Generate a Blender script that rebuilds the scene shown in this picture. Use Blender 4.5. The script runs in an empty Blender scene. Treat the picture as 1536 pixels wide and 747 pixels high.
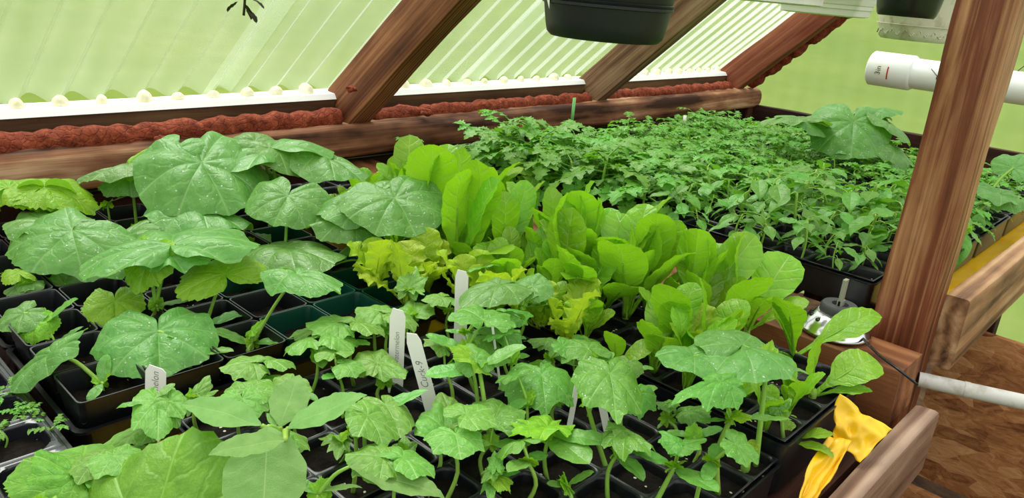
import bpy, bmesh, math, random
from mathutils import Vector, Matrix, noise
random.seed(11)
scn = bpy.context.scene
C = scn.collection
PI = math.pi
V = Vector
CAMZ = 1.5
# ------------------------------------------------------------------ camera
E = V((.688, .188, -.702)).normalized()          # world X in camera axes
U = V((.0837, .939, .333)); U = (U - U.dot(E) * E).normalized()
H = U.cross(E)
F = 1155.0
cam = bpy.data.cameras.new('camera'); cam.sensor_width = 36; cam.lens = 36 * F / 1536
cam.clip_start = .02; cam.clip_end = 300
co = bpy.data.objects.new('camera', cam); C.objects.link(co)
M = Matrix((E, H, U)).to_4x4(); M.translation = (0, 0, CAMZ); co.matrix_world = M
scn.camera = co
cam.dof.use_dof = False

def ray(px, py):
    c = V((px - 768, 373.5 - py, -F)); return V((E.dot(c), H.dot(c), U.dot(c)))
def at(px, py, h):                                # point under pixel, h metres below the eye
    r = ray(px, py); return r * (-h / r.z) + V((0, 0, CAMZ))
def atx(px, py, x):
    r = ray(px, py); return r * (x / r.x) + V((0, 0, CAMZ))
def aty(px, py, y):
    r = ray(px, py); return r * (y / r.y) + V((0, 0, CAMZ))

def s2l(c):
    return tuple(((v / 255) / 12.92 if v <= 10 else (((v / 255) + .055) / 1.055) ** 2.4) for v in c) + (1,)

# ------------------------------------------------------------------ objects
def tag(o, label=None, cat=None, group=None, kind=None):
    if label: o['label'] = label
    if cat: o['category'] = cat
    if group: o['group'] = group
    if kind: o['kind'] = kind
    return o
def empty(name, loc):
    o = bpy.data.objects.new(name, None); C.objects.link(o); o.location = loc
    o.empty_display_size = .02; return o
def link(name, me, parent=None, mw=None):
    o = bpy.data.objects.new(name, me); C.objects.link(o)
    if parent is not None: o.parent = parent
    if mw is not None: o.matrix_local = mw
    return o
def dup(root, loc, rz=0, sc=1, label=None, group=None):
    r = root.copy(); C.objects.link(r); r.location = loc; r.rotation_euler = (0, 0, rz); r.scale = (sc, sc, sc)
    for k in ('label', 'group'):
        v = {'label': label, 'group': group}[k]
        if v: r[k] = v
    for ch in KIDS.get(root.name, ()):
        c = ch.copy(); C.objects.link(c); c.parent = r
    return r
KIDS = {}
def kid(root, o):
    KIDS.setdefault(root.name, []).append(o); return o

class MB:
    def __init__(s): s.v = []; s.f = []; s.d = []
    def add(s, vs, fs, data=None):
        b = len(s.v); s.v += [tuple(v) for v in vs]; s.f += [tuple(b + i for i in f) for f in fs]
        s.d += data if data else [(0, .5, 0)] * len(vs)
        return s
    def box(s, a, b):
        (x0, y0, z0), (x1, y1, z1) = a, b
        vs = [(x, y, z) for x in (x0, x1) for y in (y0, y1) for z in (z0, z1)]
        return s.add(vs, [(0, 1, 3, 2), (4, 6, 7, 5), (0, 4, 5, 1), (2, 3, 7, 6), (0, 2, 6, 4), (1, 5, 7, 3)])
    def loft(s, rings, cap0=False, cap1=False):
        n = len(rings[0]); vs = [p for r in rings for p in r]; fs = []
        for i in range(len(rings) - 1):
            for j in range(n):
                k = (j + 1) % n
                fs.append((i * n + j, i * n + k, (i + 1) * n + k, (i + 1) * n + j))
        if cap0: fs.append(tuple(range(n))[::-1])
        if cap1: fs.append(tuple((len(rings) - 1) * n + j for j in range(n)))
        return s.add(vs, fs)
    def tube(s, pts, rad, n=7, caps=True, smooth=True):
        pts = [V(p) for p in pts]
        if isinstance(rad, (int, float)): rad = [rad] * len(pts)
        if smooth and len(pts) > 2:
            P, R = [], []
            for i in range(len(pts) - 1):
                p0, p1, p2, p3 = pts[max(i - 1, 0)], pts[i], pts[i + 1], pts[min(i + 2, len(pts) - 1)]
                for k in range(4):
                    t = k / 4
                    P.append(.5 * ((2 * p1) + (p2 - p0) * t + (2 * p0 - 5 * p1 + 4 * p2 - p3) * t * t + (3 * p1 - p0 - 3 * p2 + p3) * t ** 3))
                    R.append(rad[i] * (1 - t) + rad[i + 1] * t)
            P.append(pts[-1]); R.append(rad[-1]); pts, rad = P, R
        rings = []; nrm = None
        for i, p in enumerate(pts):
            t = (pts[min(i + 1, len(pts) - 1)] - pts[max(i - 1, 0)])
            t = t.normalized() if t.length > 1e-9 else V((0, 0, 1))
            if nrm is None: nrm = t.orthogonal().normalized()
            nrm = (nrm - nrm.dot(t) * t).normalized(); b = t.cross(nrm)
            rings.append([p + rad[i] * (math.cos(2 * PI * k / n) * nrm + math.sin(2 * PI * k / n) * b) for k in range(n)])
        return s.loft(rings, caps, caps)
    def lathe(s, prof, n=40, cx=0, cy=0, cap0=False, cap1=False):
        return s.loft([[(cx + r * math.cos(2 * PI * k / n), cy + r * math.sin(2 * PI * k / n), z) for k in range(n)] for r, z in prof], cap0, cap1)
    def mesh(s, name, mat, smooth=True, weld=0, bevel=0):
        me = bpy.data.meshes.new(name); me.from_pydata(s.v, [], s.f)
        at_ = me.attributes.new('leafdata', 'FLOAT_COLOR', 'POINT')
        at_.data.foreach_set('color', [c for d in s.d for c in (*d, 1)])
        if weld or bevel:
            bm = bmesh.new(); bm.from_mesh(me)
            if weld: bmesh.ops.remove_doubles(bm, verts=bm.verts, dist=weld)
            if bevel: bmesh.ops.bevel(bm, geom=bm.edges[:], offset=bevel, segments=2, affect='EDGES', profile=.5)
            bm.to_mesh(me); bm.free()
        me.materials.append(mat)
        if smooth:
            me.polygons.foreach_set('use_smooth', [True] * len(me.polygons))
        me.update(); return me
    def build(s, name, mat, parent=None, smooth=True, weld=0, bevel=0, mw=None, sharp=None):
        me = s.mesh(name, mat, smooth, weld, bevel)
        if sharp: me.set_sharp_from_angle(angle=math.radians(sharp))
        o = link(name, me, parent, mw)
        if parent is not None: kid(parent, o)
        return o

def rrect(cx, cy, w, h, r, z, n=3):
    out = []
    for (sx, sy, a0) in ((1, 1, 0), (-1, 1, 90), (-1, -1, 180), (1, -1, 270)):
        for k in range(n + 1):
            a = math.radians(a0 + 90 * k / n)
            out.append(V((cx + sx * (w / 2 - r) + r * math.cos(a), cy + sy * (h / 2 - r) + r * math.sin(a), z)))
    return out

# ------------------------------------------------------------------ materials
class NT:
    def __init__(s, name):
        s.m = bpy.data.materials.new(name); s.m.use_nodes = True; s.t = s.m.node_tree; s.t.nodes.clear()
        s.out = s.n('ShaderNodeOutputMaterial')
    def n(s, typ, **kw):
        nd = s.t.nodes.new(typ)
        for k, v in kw.items():
            if k[0] == '_': nd.inputs[k[1:].replace('_', ' ')].default_value = v
            else: setattr(nd, k, v)
        return nd
    def l(s, a, b): s.t.links.new(a, b)
    def math(s, op, a, b=None, clamp=False):
        nd = s.n('ShaderNodeMath', operation=op, use_clamp=clamp)
        for i, x in enumerate((a, b)):
            if x is None: continue
            if isinstance(x, (int, float)): nd.inputs[i].default_value = x
            else: s.l(x, nd.inputs[i])
        return nd.outputs[0]
    def ramp(s, fac, stops):
        nd = s.n('ShaderNodeValToRGB'); e = nd.color_ramp.elements
        while len(e) < len(stops): e.new(.5)
        for i, (p, c) in enumerate(stops):
            e[i].position = p; e[i].color = c if len(c) == 4 else (*c, 1)
        s.l(fac, nd.inputs[0]); return nd.outputs[0]
    def mixc(s, fac, a, b, mode='MIX'):
        nd = s.n('ShaderNodeMix', data_type='RGBA', blend_type=mode)
        for i, x in ((0, fac), (6, a), (7, b)):
            if isinstance(x, (int, float)): nd.inputs[i].default_value = x
            elif isinstance(x, tuple): nd.inputs[i].default_value = x
            else: s.l(x, nd.inputs[i])
        return nd.outputs[2]
    def coord(s, out='Object', scale=(1, 1, 1), loc=(0, 0, 0)):
        tc = s.n('ShaderNodeTexCoord'); mp = s.n('ShaderNodeMapping'); mp.inputs['Scale'].default_value = scale
        mp.inputs['Location'].default_value = loc
        s.l(tc.outputs[out], mp.inputs[0]); return mp.outputs[0]
    def noise(s, vec, scale, detail=4, rough=.55, dist=0):
        nd = s.n('ShaderNodeTexNoise', _Scale=scale, _Detail=detail, _Roughness=rough, _Distortion=dist)
        s.l(vec, nd.inputs['Vector']); return nd.outputs[0]
    def bump(s, h, strength=.3, dist=.01):
        b = s.n('ShaderNodeBump', _Strength=strength, _Distance=dist); s.l(h, b.inputs['Height']); return b.outputs[0]
    def bsdf(s, col, rough=.5, spec=.5, metal=0, normal=None, coat=0):
        p = s.n('ShaderNodeBsdfPrincipled')
        for k, x in (('Base Color', col), ('Roughness', rough), ('Metallic', metal), ('Specular IOR Level', spec), ('Coat Weight', coat)):
            if isinstance(x, (int, float, tuple)): p.inputs[k].default_value = x
            else: s.l(x, p.inputs[k])
        if normal is not None: s.l(normal, p.inputs['Normal'])
        return p.outputs[0]
    def done(s, sh): s.l(sh, s.out.inputs[0]); return s.m

def wood(name, dark, mid, light, across=26, along=1.3, patch=.5, rough=.7, spec=.25, seed=0, grey=None, bump=.5, wave=.2):
    t = NT(name)
    co1 = t.coord('Object', (along, across, across), (seed, seed * .7, 0))
    n1 = t.noise(co1, 1.0, 7, .62, .8)
    w = t.n('ShaderNodeTexWave', wave_type='BANDS', bands_direction='Y', _Scale=.55, _Distortion=5, _Detail=3); w.inputs['Detail Scale'].default_value = .8
    t.l(co1, w.inputs['Vector'])
    f = t.math('ADD', t.math('MULTIPLY', n1, 1.02 - wave), t.math('MULTIPLY', w.outputs[1], wave))
    big = t.noise(t.coord('Object', (2.2, 6, 6), (seed * 3, 0, 1)), 1, 4, .6)
    f = t.math('ADD', f, t.math('MULTIPLY', t.math('SUBTRACT', big, .5), patch))
    col = t.ramp(f, [(.28, s2l(dark)), (.5, s2l(mid)), (.76, s2l(light))])
    if grey:
        col = t.mixc(t.ramp(t.noise(t.coord('Object', (3, 10, 10), (0, seed, 0)), 1, 5), [(.48, (0, 0, 0)), (.66, (1, 1, 1))]), col, s2l(grey))
    fine = t.noise(t.coord('Object', (6, 160, 160)), 1, 3)
    nrm = t.bump(t.math('ADD', f, t.math('MULTIPLY', fine, .35)), bump, .006)
    return t.done(t.bsdf(col, rough, spec, 0, nrm))

def plastic(name, col, rough=.35, spec=.5, bump=.0, dirt=None):
    t = NT(name); co_ = t.coord('Object'); c = s2l(col)
    nz = t.noise(co_, 30, 4)
    if dirt: c = t.mixc(t.ramp(nz, [(.5, (0, 0, 0)), (.72, (1, 1, 1))]), c, s2l(dirt))
    return t.done(t.bsdf(c, rough, spec, 0, t.bump(nz, bump, .003) if bump else None))

def leaf_mat(name, base, alt, vein, trans, tfac=.35, rough=.45, spec=.35, drop=.0, dscale=22, bump=.35, secw=.4, under=None, fuzzy=0, rnd=.25):
    t = NT(name)
    a = t.n('ShaderNodeAttribute', attribute_name='leafdata'); sp = t.n('ShaderNodeSeparateColor'); t.l(a.outputs['Color'], sp.inputs[0])
    R, G, B = sp.outputs[0], sp.outputs[1], sp.outputs[2]
    main = t.ramp(R, [(.90, (0, 0, 0)), (1.0, (.75, .75, .75))])
    oc = t.coord('Object'); wob = t.noise(oc, 4, 3); fr = t.math('FRACT', t.math('ADD', G, t.math('MULTIPLY', wob, 1.1))); m = t.math('MULTIPLY', t.math('ABSOLUTE', t.math('SUBTRACT', fr, .5)), 2)
    sec = t.ramp(m, [(.72, (0, 0, 0)), (1.0, (1, 1, 1))])
    vn = t.math('MAXIMUM', main, t.math('MULTIPLY', sec, secw))
    nz = t.noise(oc, 5, 5, .6)
    oi = t.n('ShaderNodeObjectInfo')
    c = t.mixc(t.ramp(nz, [(.35, (0, 0, 0)), (.65, (1, 1, 1))]), s2l(base), s2l(alt))
    hsv = t.n('ShaderNodeHueSaturation'); t.l(c, hsv.inputs['Color'])
    t.l(t.math('ADD', t.math('MULTIPLY', oi.outputs['Random'], .03), .472), hsv.inputs['Hue'])
    t.l(t.math('ADD', t.math('MULTIPLY', oi.outputs['Random'], rnd), 1 - rnd / 2), hsv.inputs['Value'])
    c = t.mixc(vn, hsv.outputs[0], s2l(vein))
    if under:
        g = t.n('ShaderNodeNewGeometry'); c = t.mixc(g.outputs['Backfacing'], c, s2l(under))
    hgt = t.math('ADD', t.math('MULTIPLY', nz, .6), t.math('MULTIPLY', vn, -.55))
    rg = rough
    if fuzzy:
        fz = t.noise(oc, 120, 2); hgt = t.math('ADD', hgt, t.math('MULTIPLY', fz, fuzzy))
    if drop:
        vo = t.n('ShaderNodeTexVoronoi', _Scale=dscale); t.l(oc, vo.inputs['Vector'])
        vr = t.n('ShaderNodeSeparateColor'); t.l(vo.outputs['Color'], vr.inputs[0])
        sz = t.math('MULTIPLY', t.math('SUBTRACT', vr.outputs[0], .40, True), .50)
        dm = t.math('MULTIPLY', t.math('SUBTRACT', sz, vo.outputs['Distance'], True), 9, True)
        hgt = t.math('ADD', hgt, t.math('MULTIPLY', dm, 1.2))
        c = t.mixc(t.math('MULTIPLY', dm, drop), c, (.62, .72, .6, 1))
        rg = t.math('SUBTRACT', rough, t.math('MULTIPLY', dm, rough * .8))
    nrm = t.bump(hgt, bump, .03)
    p = t.bsdf(c, rg, spec, 0, nrm)
    tr = t.n('ShaderNodeBsdfTranslucent')
    tc = t.mixc(vn, s2l(trans), s2l(vein))
    tc = t.mixc(.25, tc, hsv.outputs[0])
    t.l(tc, tr.inputs[0]); t.l(nrm, tr.inputs['Normal'])
    mx = t.n('ShaderNodeMixShader'); mx.inputs[0].default_value = tfac
    t.l(p, mx.inputs[1]); t.l(tr.outputs[0], mx.inputs[2])
    return t.done(mx.outputs[0])

def sheet_mat(name, clear, tint, milk, mfac=.5, dirt=.2):
    """Ribbed clear plastic glazing: partly clear, partly milky, glossy skin."""
    t = NT(name)
    tp = t.n('ShaderNodeBsdfTransparent'); tp.inputs[0].default_value = tint
    tl = t.n('ShaderNodeBsdfTranslucent'); tl.inputs[0].default_value = milk
    df = t.n('ShaderNodeBsdfDiffuse'); df.inputs[0].default_value = milk
    gl = t.n('ShaderNodeBsdfGlossy'); gl.inputs['Roughness'].default_value = .4
    m0 = t.n('ShaderNodeMixShader'); m0.inputs[0].default_value = .45; t.l(tl.outputs[0], m0.inputs[1]); t.l(df.outputs[0], m0.inputs[2])
    m1 = t.n('ShaderNodeMixShader')
    streak = t.noise(t.coord('Object', (26, .7, .7)), 1, 3)
    spots = t.noise(t.coord('Object', (4, 4, 4)), 1, 2, .5)
    k = t.math('ADD', t.math('MULTIPLY', streak, dirt), t.math('MULTIPLY', spots, dirt))
    t.l(t.math('ADD', k, mfac - dirt, True), m1.inputs[0])
    t.l(tp.outputs[0], m1.inputs[1]); t.l(m0.outputs[0], m1.inputs[2])
    fr = t.n('ShaderNodeFresnel', _IOR=1.25)
    m2 = t.n('ShaderNodeMixShader'); t.l(t.math('MULTIPLY', fr.outputs[0], .45), m2.inputs[0]); t.l(m1.outputs[0], m2.inputs[1]); t.l(gl.outputs[0], m2.inputs[2])
    return t.done(m2.outputs[0])

MAT = {}
MAT['rafter'] = wood('rafter_wood', (58, 27, 13), (108, 60, 33), (166, 112, 74), 60, .9, .5, .65, .3, 1)
MAT['rafter2'] = wood('weathered_rafter_wood', (52, 33, 22), (106, 76, 52), (164, 134, 102), 44, .9, .6, .7, .2, 4)
MAT['rafter3'] = wood('red_rafter_wood', (70, 30, 16), (118, 58, 36), (158, 98, 70), 34, 1.4, .5, .7, .25, 7)
MAT['post'] = wood('post_wood', (62, 24, 10), (116, 58, 30), (192, 142, 98), 44, .8, .8, .5, .4, 2, None, .6, .04)
MAT['log'] = wood('log_wood', (58, 32, 20), (138, 92, 64), (216, 178, 138), 18, .6, 1.1, .75, .2, 3, None, .6, .08)
MAT['sill'] = wood('sill_wood', (48, 32, 20), (76, 54, 36), (112, 84, 56), 20, 1.0, .5, .8, .15, 5)
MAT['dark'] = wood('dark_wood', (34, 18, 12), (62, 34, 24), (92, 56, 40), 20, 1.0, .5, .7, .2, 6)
MAT['board'] = wood('weathered_board_wood', (70, 44, 34), (126, 96, 78), (178, 150, 126), 24, 1.4, .8, .5, .35, 8)
MAT['board2'] = wood('streaked_board_wood', (78, 48, 30), (158, 116, 80), (208, 172, 130), 22, 1.1, .9, .65, .3, 9)
MAT['block'] = wood('block_wood', (84, 44, 22), (128, 78, 46), (168, 118, 76), 12, 2.6, .8, .6, .3, 10)
MAT['black'] = plastic('black_plastic', (17, 18, 21), .33, .5)
MAT['blackshine'] = plastic('shiny_black_plastic', (26, 27, 32), .18, .7)
MAT['potblack'] = plastic('matt_black_plastic', (24, 26, 29), .45, .4, .15)
MAT['green'] = plastic('green_plastic', (8, 58, 44), .3, .5)
MAT['white'] = plastic('white_plastic', (236, 234, 226), .35, .5)
MAT['cream'] = plastic('cream_plastic', (214, 208, 190), .5, .35, .3, (176, 164, 138))
MAT['pvc'] = plastic('white_pipe_plastic', (240, 240, 238), .3, .5)
MAT['grey'] = plastic('grey_pipe_plastic', (206, 204, 196), .45, .4, 0, (168, 160, 146))
MAT['tagwhite'] = plastic('label_plastic', (240, 238, 228), .5, .3)
MAT['stake'] = plastic('green_stake_plastic', (120, 190, 110), .5, .3)
MAT['ink'] = plastic('pencil_ink', (120, 116, 112), .8, .1)
MAT['red'] = plastic('red_ink', (190, 40, 36), .6, .2)
MAT['wire'] = plastic('wire_steel', (60, 58, 52), .4, .5)
MAT['whiteboard'] = plastic('white_painted_strip', (250, 250, 246), .5, .3)

def mk_osb():
    t = NT('osb_board'); c = t.coord('Object', (9, 9, 26))
    v = t.n('ShaderNodeTexVoronoi', _Scale=2.6, feature='F1'); t.l(t.coord('Object', (7, 7, 16)), v.inputs['Vector'])
    n1 = t.noise(c, 1.3, 7, .7, 2.5)
    sp = t.n('ShaderNodeSeparateColor'); t.l(v.outputs['Color'], sp.inputs[0])
    f = t.math('ADD', t.math('MULTIPLY', n1, .75), t.math('MULTIPLY', sp.outputs[0], .25))
    col = t.ramp(f, [(.3, s2l((112, 64, 34))), (.5, s2l((172, 114, 68))), (.72, s2l((208, 156, 106)))])
    return t.done(t.bsdf(col, .7, .25, 0, t.bump(f, .5, .006)))
MAT['osb'] = mk_osb()
def mk_foam():
    t = NT('rust_foam'); c = t.coord('Object')
    n1 = t.noise(c, 55, 6, .65); v = t.n('ShaderNodeTexVoronoi', _Scale=60, feature='DISTANCE_TO_EDGE'); t.l(c, v.inputs['Vector'])
    col = t.ramp(n1, [(.3, s2l((92, 34, 18))), (.55, s2l((138, 62, 38))), (.75, s2l((168, 88, 56)))])
    h = t.math('ADD', n1, t.math('MULTIPLY', t.math('MINIMUM', v.outputs[0], .12), 3))
    return t.done(t.bsdf(col, .8, .2, 0, t.bump(h, .8, .006)))
MAT['foam'] = mk_foam()
def mk_cream_foam():
    t = NT('cream_foam'); c = t.coord('Object'); n1 = t.noise(c, 40, 5)
    return t.done(t.bsdf(t.ramp(n1, [(.3, s2l((232, 222, 176))), (.7, s2l((250, 246, 222)))]), .6, .3, 0, t.bump(n1, .4, .004)))
MAT['cfoam'] = mk_cream_foam()
def mk_soil():
    t = NT('potting_soil'); c = t.coord('Object')
    n1 = t.noise(c, 160, 6, .7)
    v = t.n('ShaderNodeTexVoronoi', _Scale=150); t.l(c, v.inputs['Vector'])
    sp = t.n('ShaderNodeSeparateColor'); t.l(v.outputs['Color'], sp.inputs[0])
    msk = t.math('MULTIPLY', t.math('LESS_THAN', v.outputs['Distance'], .3), t.math('GREATER_THAN', sp.outputs[0], .93))
    col = t.mixc(msk, t.ramp(n1, [(.3, s2l((9, 7, 6))), (.7, s2l((38, 30, 24)))]), s2l((220, 212, 190)))
    return t.done(t.bsdf(col, .9, .15, 0, t.bump(t.math('ADD', n1, msk), .9, .004)))
MAT['soil'] = mk_soil()
def mk_yellow():
    t = NT('yellow_film'); c = t.coord('Object'); n1 = t.noise(c, 9, 4)
    return t.done(t.bsdf(t.ramp(n1, [(.3, s2l((232, 172, 10))), (.7, s2l((248, 206, 30)))]), .3, .5, 0, t.bump(n1, .4, .01)))
MAT['yellow'] = mk_yellow()
def mk_metal():
    t = NT('chromed_steel'); return t.done(t.bsdf((.72, .72, .72, 1), .18, .5, 1))
MAT['chrome'] = mk_metal()
MAT['collar'] = plastic('grey_collar', (66, 66, 68), .45, .4)
MAT['brass'] = plastic('dull_steel', (150, 148, 130), .35, .6)
def mk_lawn():
    t = NT('lawn_grass'); c = t.coord('Object')
    n1 = t.noise(c, .35, 6, .6); n2 = t.noise(c, 3, 4)
    f = t.math('ADD', t.math('MULTIPLY', n1, .7), t.math('MULTIPLY', n2, .3))
    return t.done(t.bsdf(t.ramp(f, [(.3, s2l((92, 116, 38))), (.55, s2l((108, 127, 50))), (.75, s2l((126, 138, 68)))]), .9, .1))
MAT['lawn'] = mk_lawn()
def mk_floor():
    t = NT('earth_floor'); c = t.coord('Object'); n1 = t.noise(c, 14, 6)
    return t.done(t.bsdf(t.ramp(n1, [(.3, s2l((58, 42, 32))), (.7, s2l((104, 80, 60)))]), .9, .1, 0, t.bump(n1, .6, .02)))
MAT['floor'] = mk_floor()
MAT['roof'] = sheet_mat('ribbed_roof_glazing', .5, (.92, .96, .9, 1), (.88, .94, .80, 1), .20, .16)
MAT['endglaze'] = sheet_mat('end_wall_glazing', .5, (.92, .96, .88, 1), (.84, .92, .74, 1), .15, .12)

MAT['squash'] = leaf_mat('squash_leaf', (104, 162, 76), (80, 142, 54), (142, 188, 106), (150, 206, 36), .28, .36, .45, .9, 17, .22, .22, (150, 204, 40))
MAT['melon'] = leaf_mat('melon_leaf', (116, 176, 72), (94, 158, 56), (180, 212, 136), (150, 210, 46), .28, .4, .4, .3, 24, .22, .3, (140, 196, 66))
MAT['cuke'] = leaf_mat('cucumber_leaf', (102, 166, 64), (80, 148, 46), (138, 194, 90), (146, 208, 34), .28, .36, .45, .9, 15, .24, .28, (138, 192, 60))
MAT['young'] = leaf_mat('young_leaf', (138, 200, 44), (110, 180, 32), (168, 214, 84), (166, 220, 26), .36, .38, .4, .3, 24, .3, .28, (158, 212, 42))
MAT['deep'] = leaf_mat('deep_green_leaf', (112, 172, 52), (86, 148, 38), (150, 200, 86), (150, 210, 30), .3, .42, .35, 0, 20, .3, .28, (140, 196, 50))
MAT['cot'] = leaf_mat('cotyledon_leaf', (106, 170, 74), (86, 154, 56), (138, 192, 98), (146, 208, 44), .24, .33, .5, .6, 20, .2, .12, (136, 192, 72))
MAT['sage'] = leaf_mat('felted_leaf', (124, 172, 92), (106, 158, 76), (160, 196, 126), (150, 206, 50), .25, .55, .4, 0, 20, .3, .10, (140, 188, 82), .35)
MAT['romaine'] = leaf_mat('romaine_leaf', (134, 194, 42), (108, 176, 30), (192, 220, 124), (156, 216, 20), .38, .33, .5, .25, 20, .3, .2, (152, 204, 46))
MAT['lime'] = leaf_mat('lime_lettuce_leaf', (172, 206, 50), (144, 188, 36), (194, 216, 96), (196, 226, 34), .40, .38, .45, .2, 20, .35, .3, (180, 212, 60))
MAT['tomato'] = leaf_mat('tomato_leaf', (106, 172, 58), (78, 150, 40), (128, 186, 76), (140, 210, 26), .30, .40, .45, 0, 20, .2, .25, (124, 186, 66), 0, .35)
MAT['pepper'] = leaf_mat('pepper_leaf', (104, 170, 66), (80, 150, 46), (128, 186, 84), (138, 206, 34), .28, .36, .5, 0, 20, .2, .28, (124, 186, 66), 0, .35)
MAT['stem'] = leaf_mat('stem_green', (146, 194, 76), (122, 176, 56), (152, 196, 88), (166, 208, 46), .15, .42, .4)
MAT['drystem'] = leaf_mat('dark_sprig', (46, 50, 24), (34, 36, 18), (60, 62, 34), (70, 80, 30), .15, .6, .2)

# ------------------------------------------------------------------ leaf meshes
def interp(tab, x):
    for (a, va), (b, vb) in zip(tab, tab[1:]):
        if a <= x <= b:
            t = (x - a) / (b - a); t = t * t * (3 - 2 * t) * .6 + t * .4
            return va + (vb - va) * t
    return tab[-1][1]
OUT = {
    'squash': [(0, 1), (18, .97), (30, .93), (46, 1.0), (62, .93), (80, .97), (100, .92), (122, .88), (142, .78), (158, .62), (170, .40), (180, .12)],
    'round': [(0, 1), (30, 1.0), (60, 1.0), (90, 1.0), (120, .95), (145, .82), (160, .62), (172, .36), (180, .10)],
    'cuke': [(0, 1.04), (14, .88), (28, .82), (46, .96), (60, .82), (76, .78), (95, .86), (112, .74), (130, .72), (150, .62), (166, .44), (180, .12)],
    'melon': [(0, 1), (20, .90), (34, .84), (52, .94), (70, .84), (86, .82), (104, .86), (126, .72), (148, .66), (164, .46), (180, .10)],
    'lobed': [(0, 1), (14, .80), (28, .62), (46, .86), (60, .66), (78, .58), (96, .70), (118, .50), (140, .56), (162, .36), (180, .10)],
}
VEINS = {'squash': (0, 46, 88, 132), 'round': (0, 42, 86, 130), 'cuke': (0, 46, 95, 138), 'melon': (0, 52, 104, 146), 'lobed': (0, 46, 96, 140)}

def polar_leaf(kind, seed, cup=0., droop=.12, fold=.1, ripple=.04, teeth=.02, nt=11, pillow=.035, side=.12):
    rnd = random.Random(seed * 77 + len(kind)); nr, sec = 8, []
    vs_ = VEINS[kind]; veins = sorted({s * v + (rnd.uniform(-4, 4) if v else 0) for v in vs_ for s in (1, -1)})
    # sector angles: include each vein, with a close pair of neighbours
    ang = set()
    for v in veins: ang |= {round(v, 2), round(v - 3, 2), round(v + 3, 2)}
    a = -180
    while a < 180:
        if all(abs(a - v) > 4.2 for v in veins): ang.add(round(a, 2))
        a += 5.0
    ang = sorted(x for x in ang if -180 <= x < 179)
    j1, j2, j3 = rnd.uniform(0, 6), rnd.uniform(0, 6), rnd.uniform(.85, 1.15)
    vs, fs, ds = [(0, 0, 0)], [], [(1, .5, 0)]
    n = len(ang)
    for i in range(1, nr + 1):
        t = (i / nr) ** .9
        for a in ang:
            r = interp(OUT[kind], abs(a)) * (1 + .05 * math.sin(math.radians(a) * 2 + j1) + .03 * math.sin(math.radians(a) * 5 + j2))
            if a < 0: r *= 1 + (j3 - 1) * .5
            r *= 1 + teeth * math.sin(math.radians(a) * nt * 3 + j1) * (i == nr) * (abs(a) < 160)
            rr = r * t; ph = math.radians(a)
            x, y = rr * math.cos(ph), rr * math.sin(ph)
            nv = min(veins, key=lambda v: abs(v - a)); d = abs(nv - a)
            clos = max(0, 1 - d / 3.0 * .16) if d <= 3.01 else .5 * max(0, 1 - d / 30)
            dd = math.radians(d); al, ac = rr * math.cos(dd), rr * math.sin(dd)
            z = -droop * rr * rr - side * y * y * (.6 + .4 * x) + cup * rr * rr * abs(math.sin(ph)) + fold * abs(y) * (1 - .5 * rr)
            z += pillow * math.sin(min(1, d / 18) * PI / 2) * math.sin(t * PI * .85)
            z += ripple * t ** 3 * math.sin(ph * 6 + j2) + ripple * .7 * t ** 3 * math.sin(ph * 11 + j1)
            z += .05 * noise.noise(V((x * 2 + seed, y * 2, seed * .37)))
            vs.append((x, y, z)); ds.append((clos, 4.2 * (al - .9 * ac) + .5, t))
    for j in range(n):
        if j < n - 1 or True:
            k = (j + 1) % n
            if j == n - 1 and kind: pass
            fs.append((0, 1 + j, 1 + k))
            for i in range(nr - 1):
                b0, b1 = 1 + i * n, 1 + (i + 1) * n
                fs.append((b0 + j, b1 + j, b1 + k, b0 + k))
    # open the sinus at the back of the blade
    fs = [f for f in fs if not ((n in [((q - 1) % n) + 1 for q in f if q]) and (1 in [((q - 1) % n) + 1 for q in f if q]))]
    m = MB(); m.add(vs, fs, ds); return m

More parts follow.
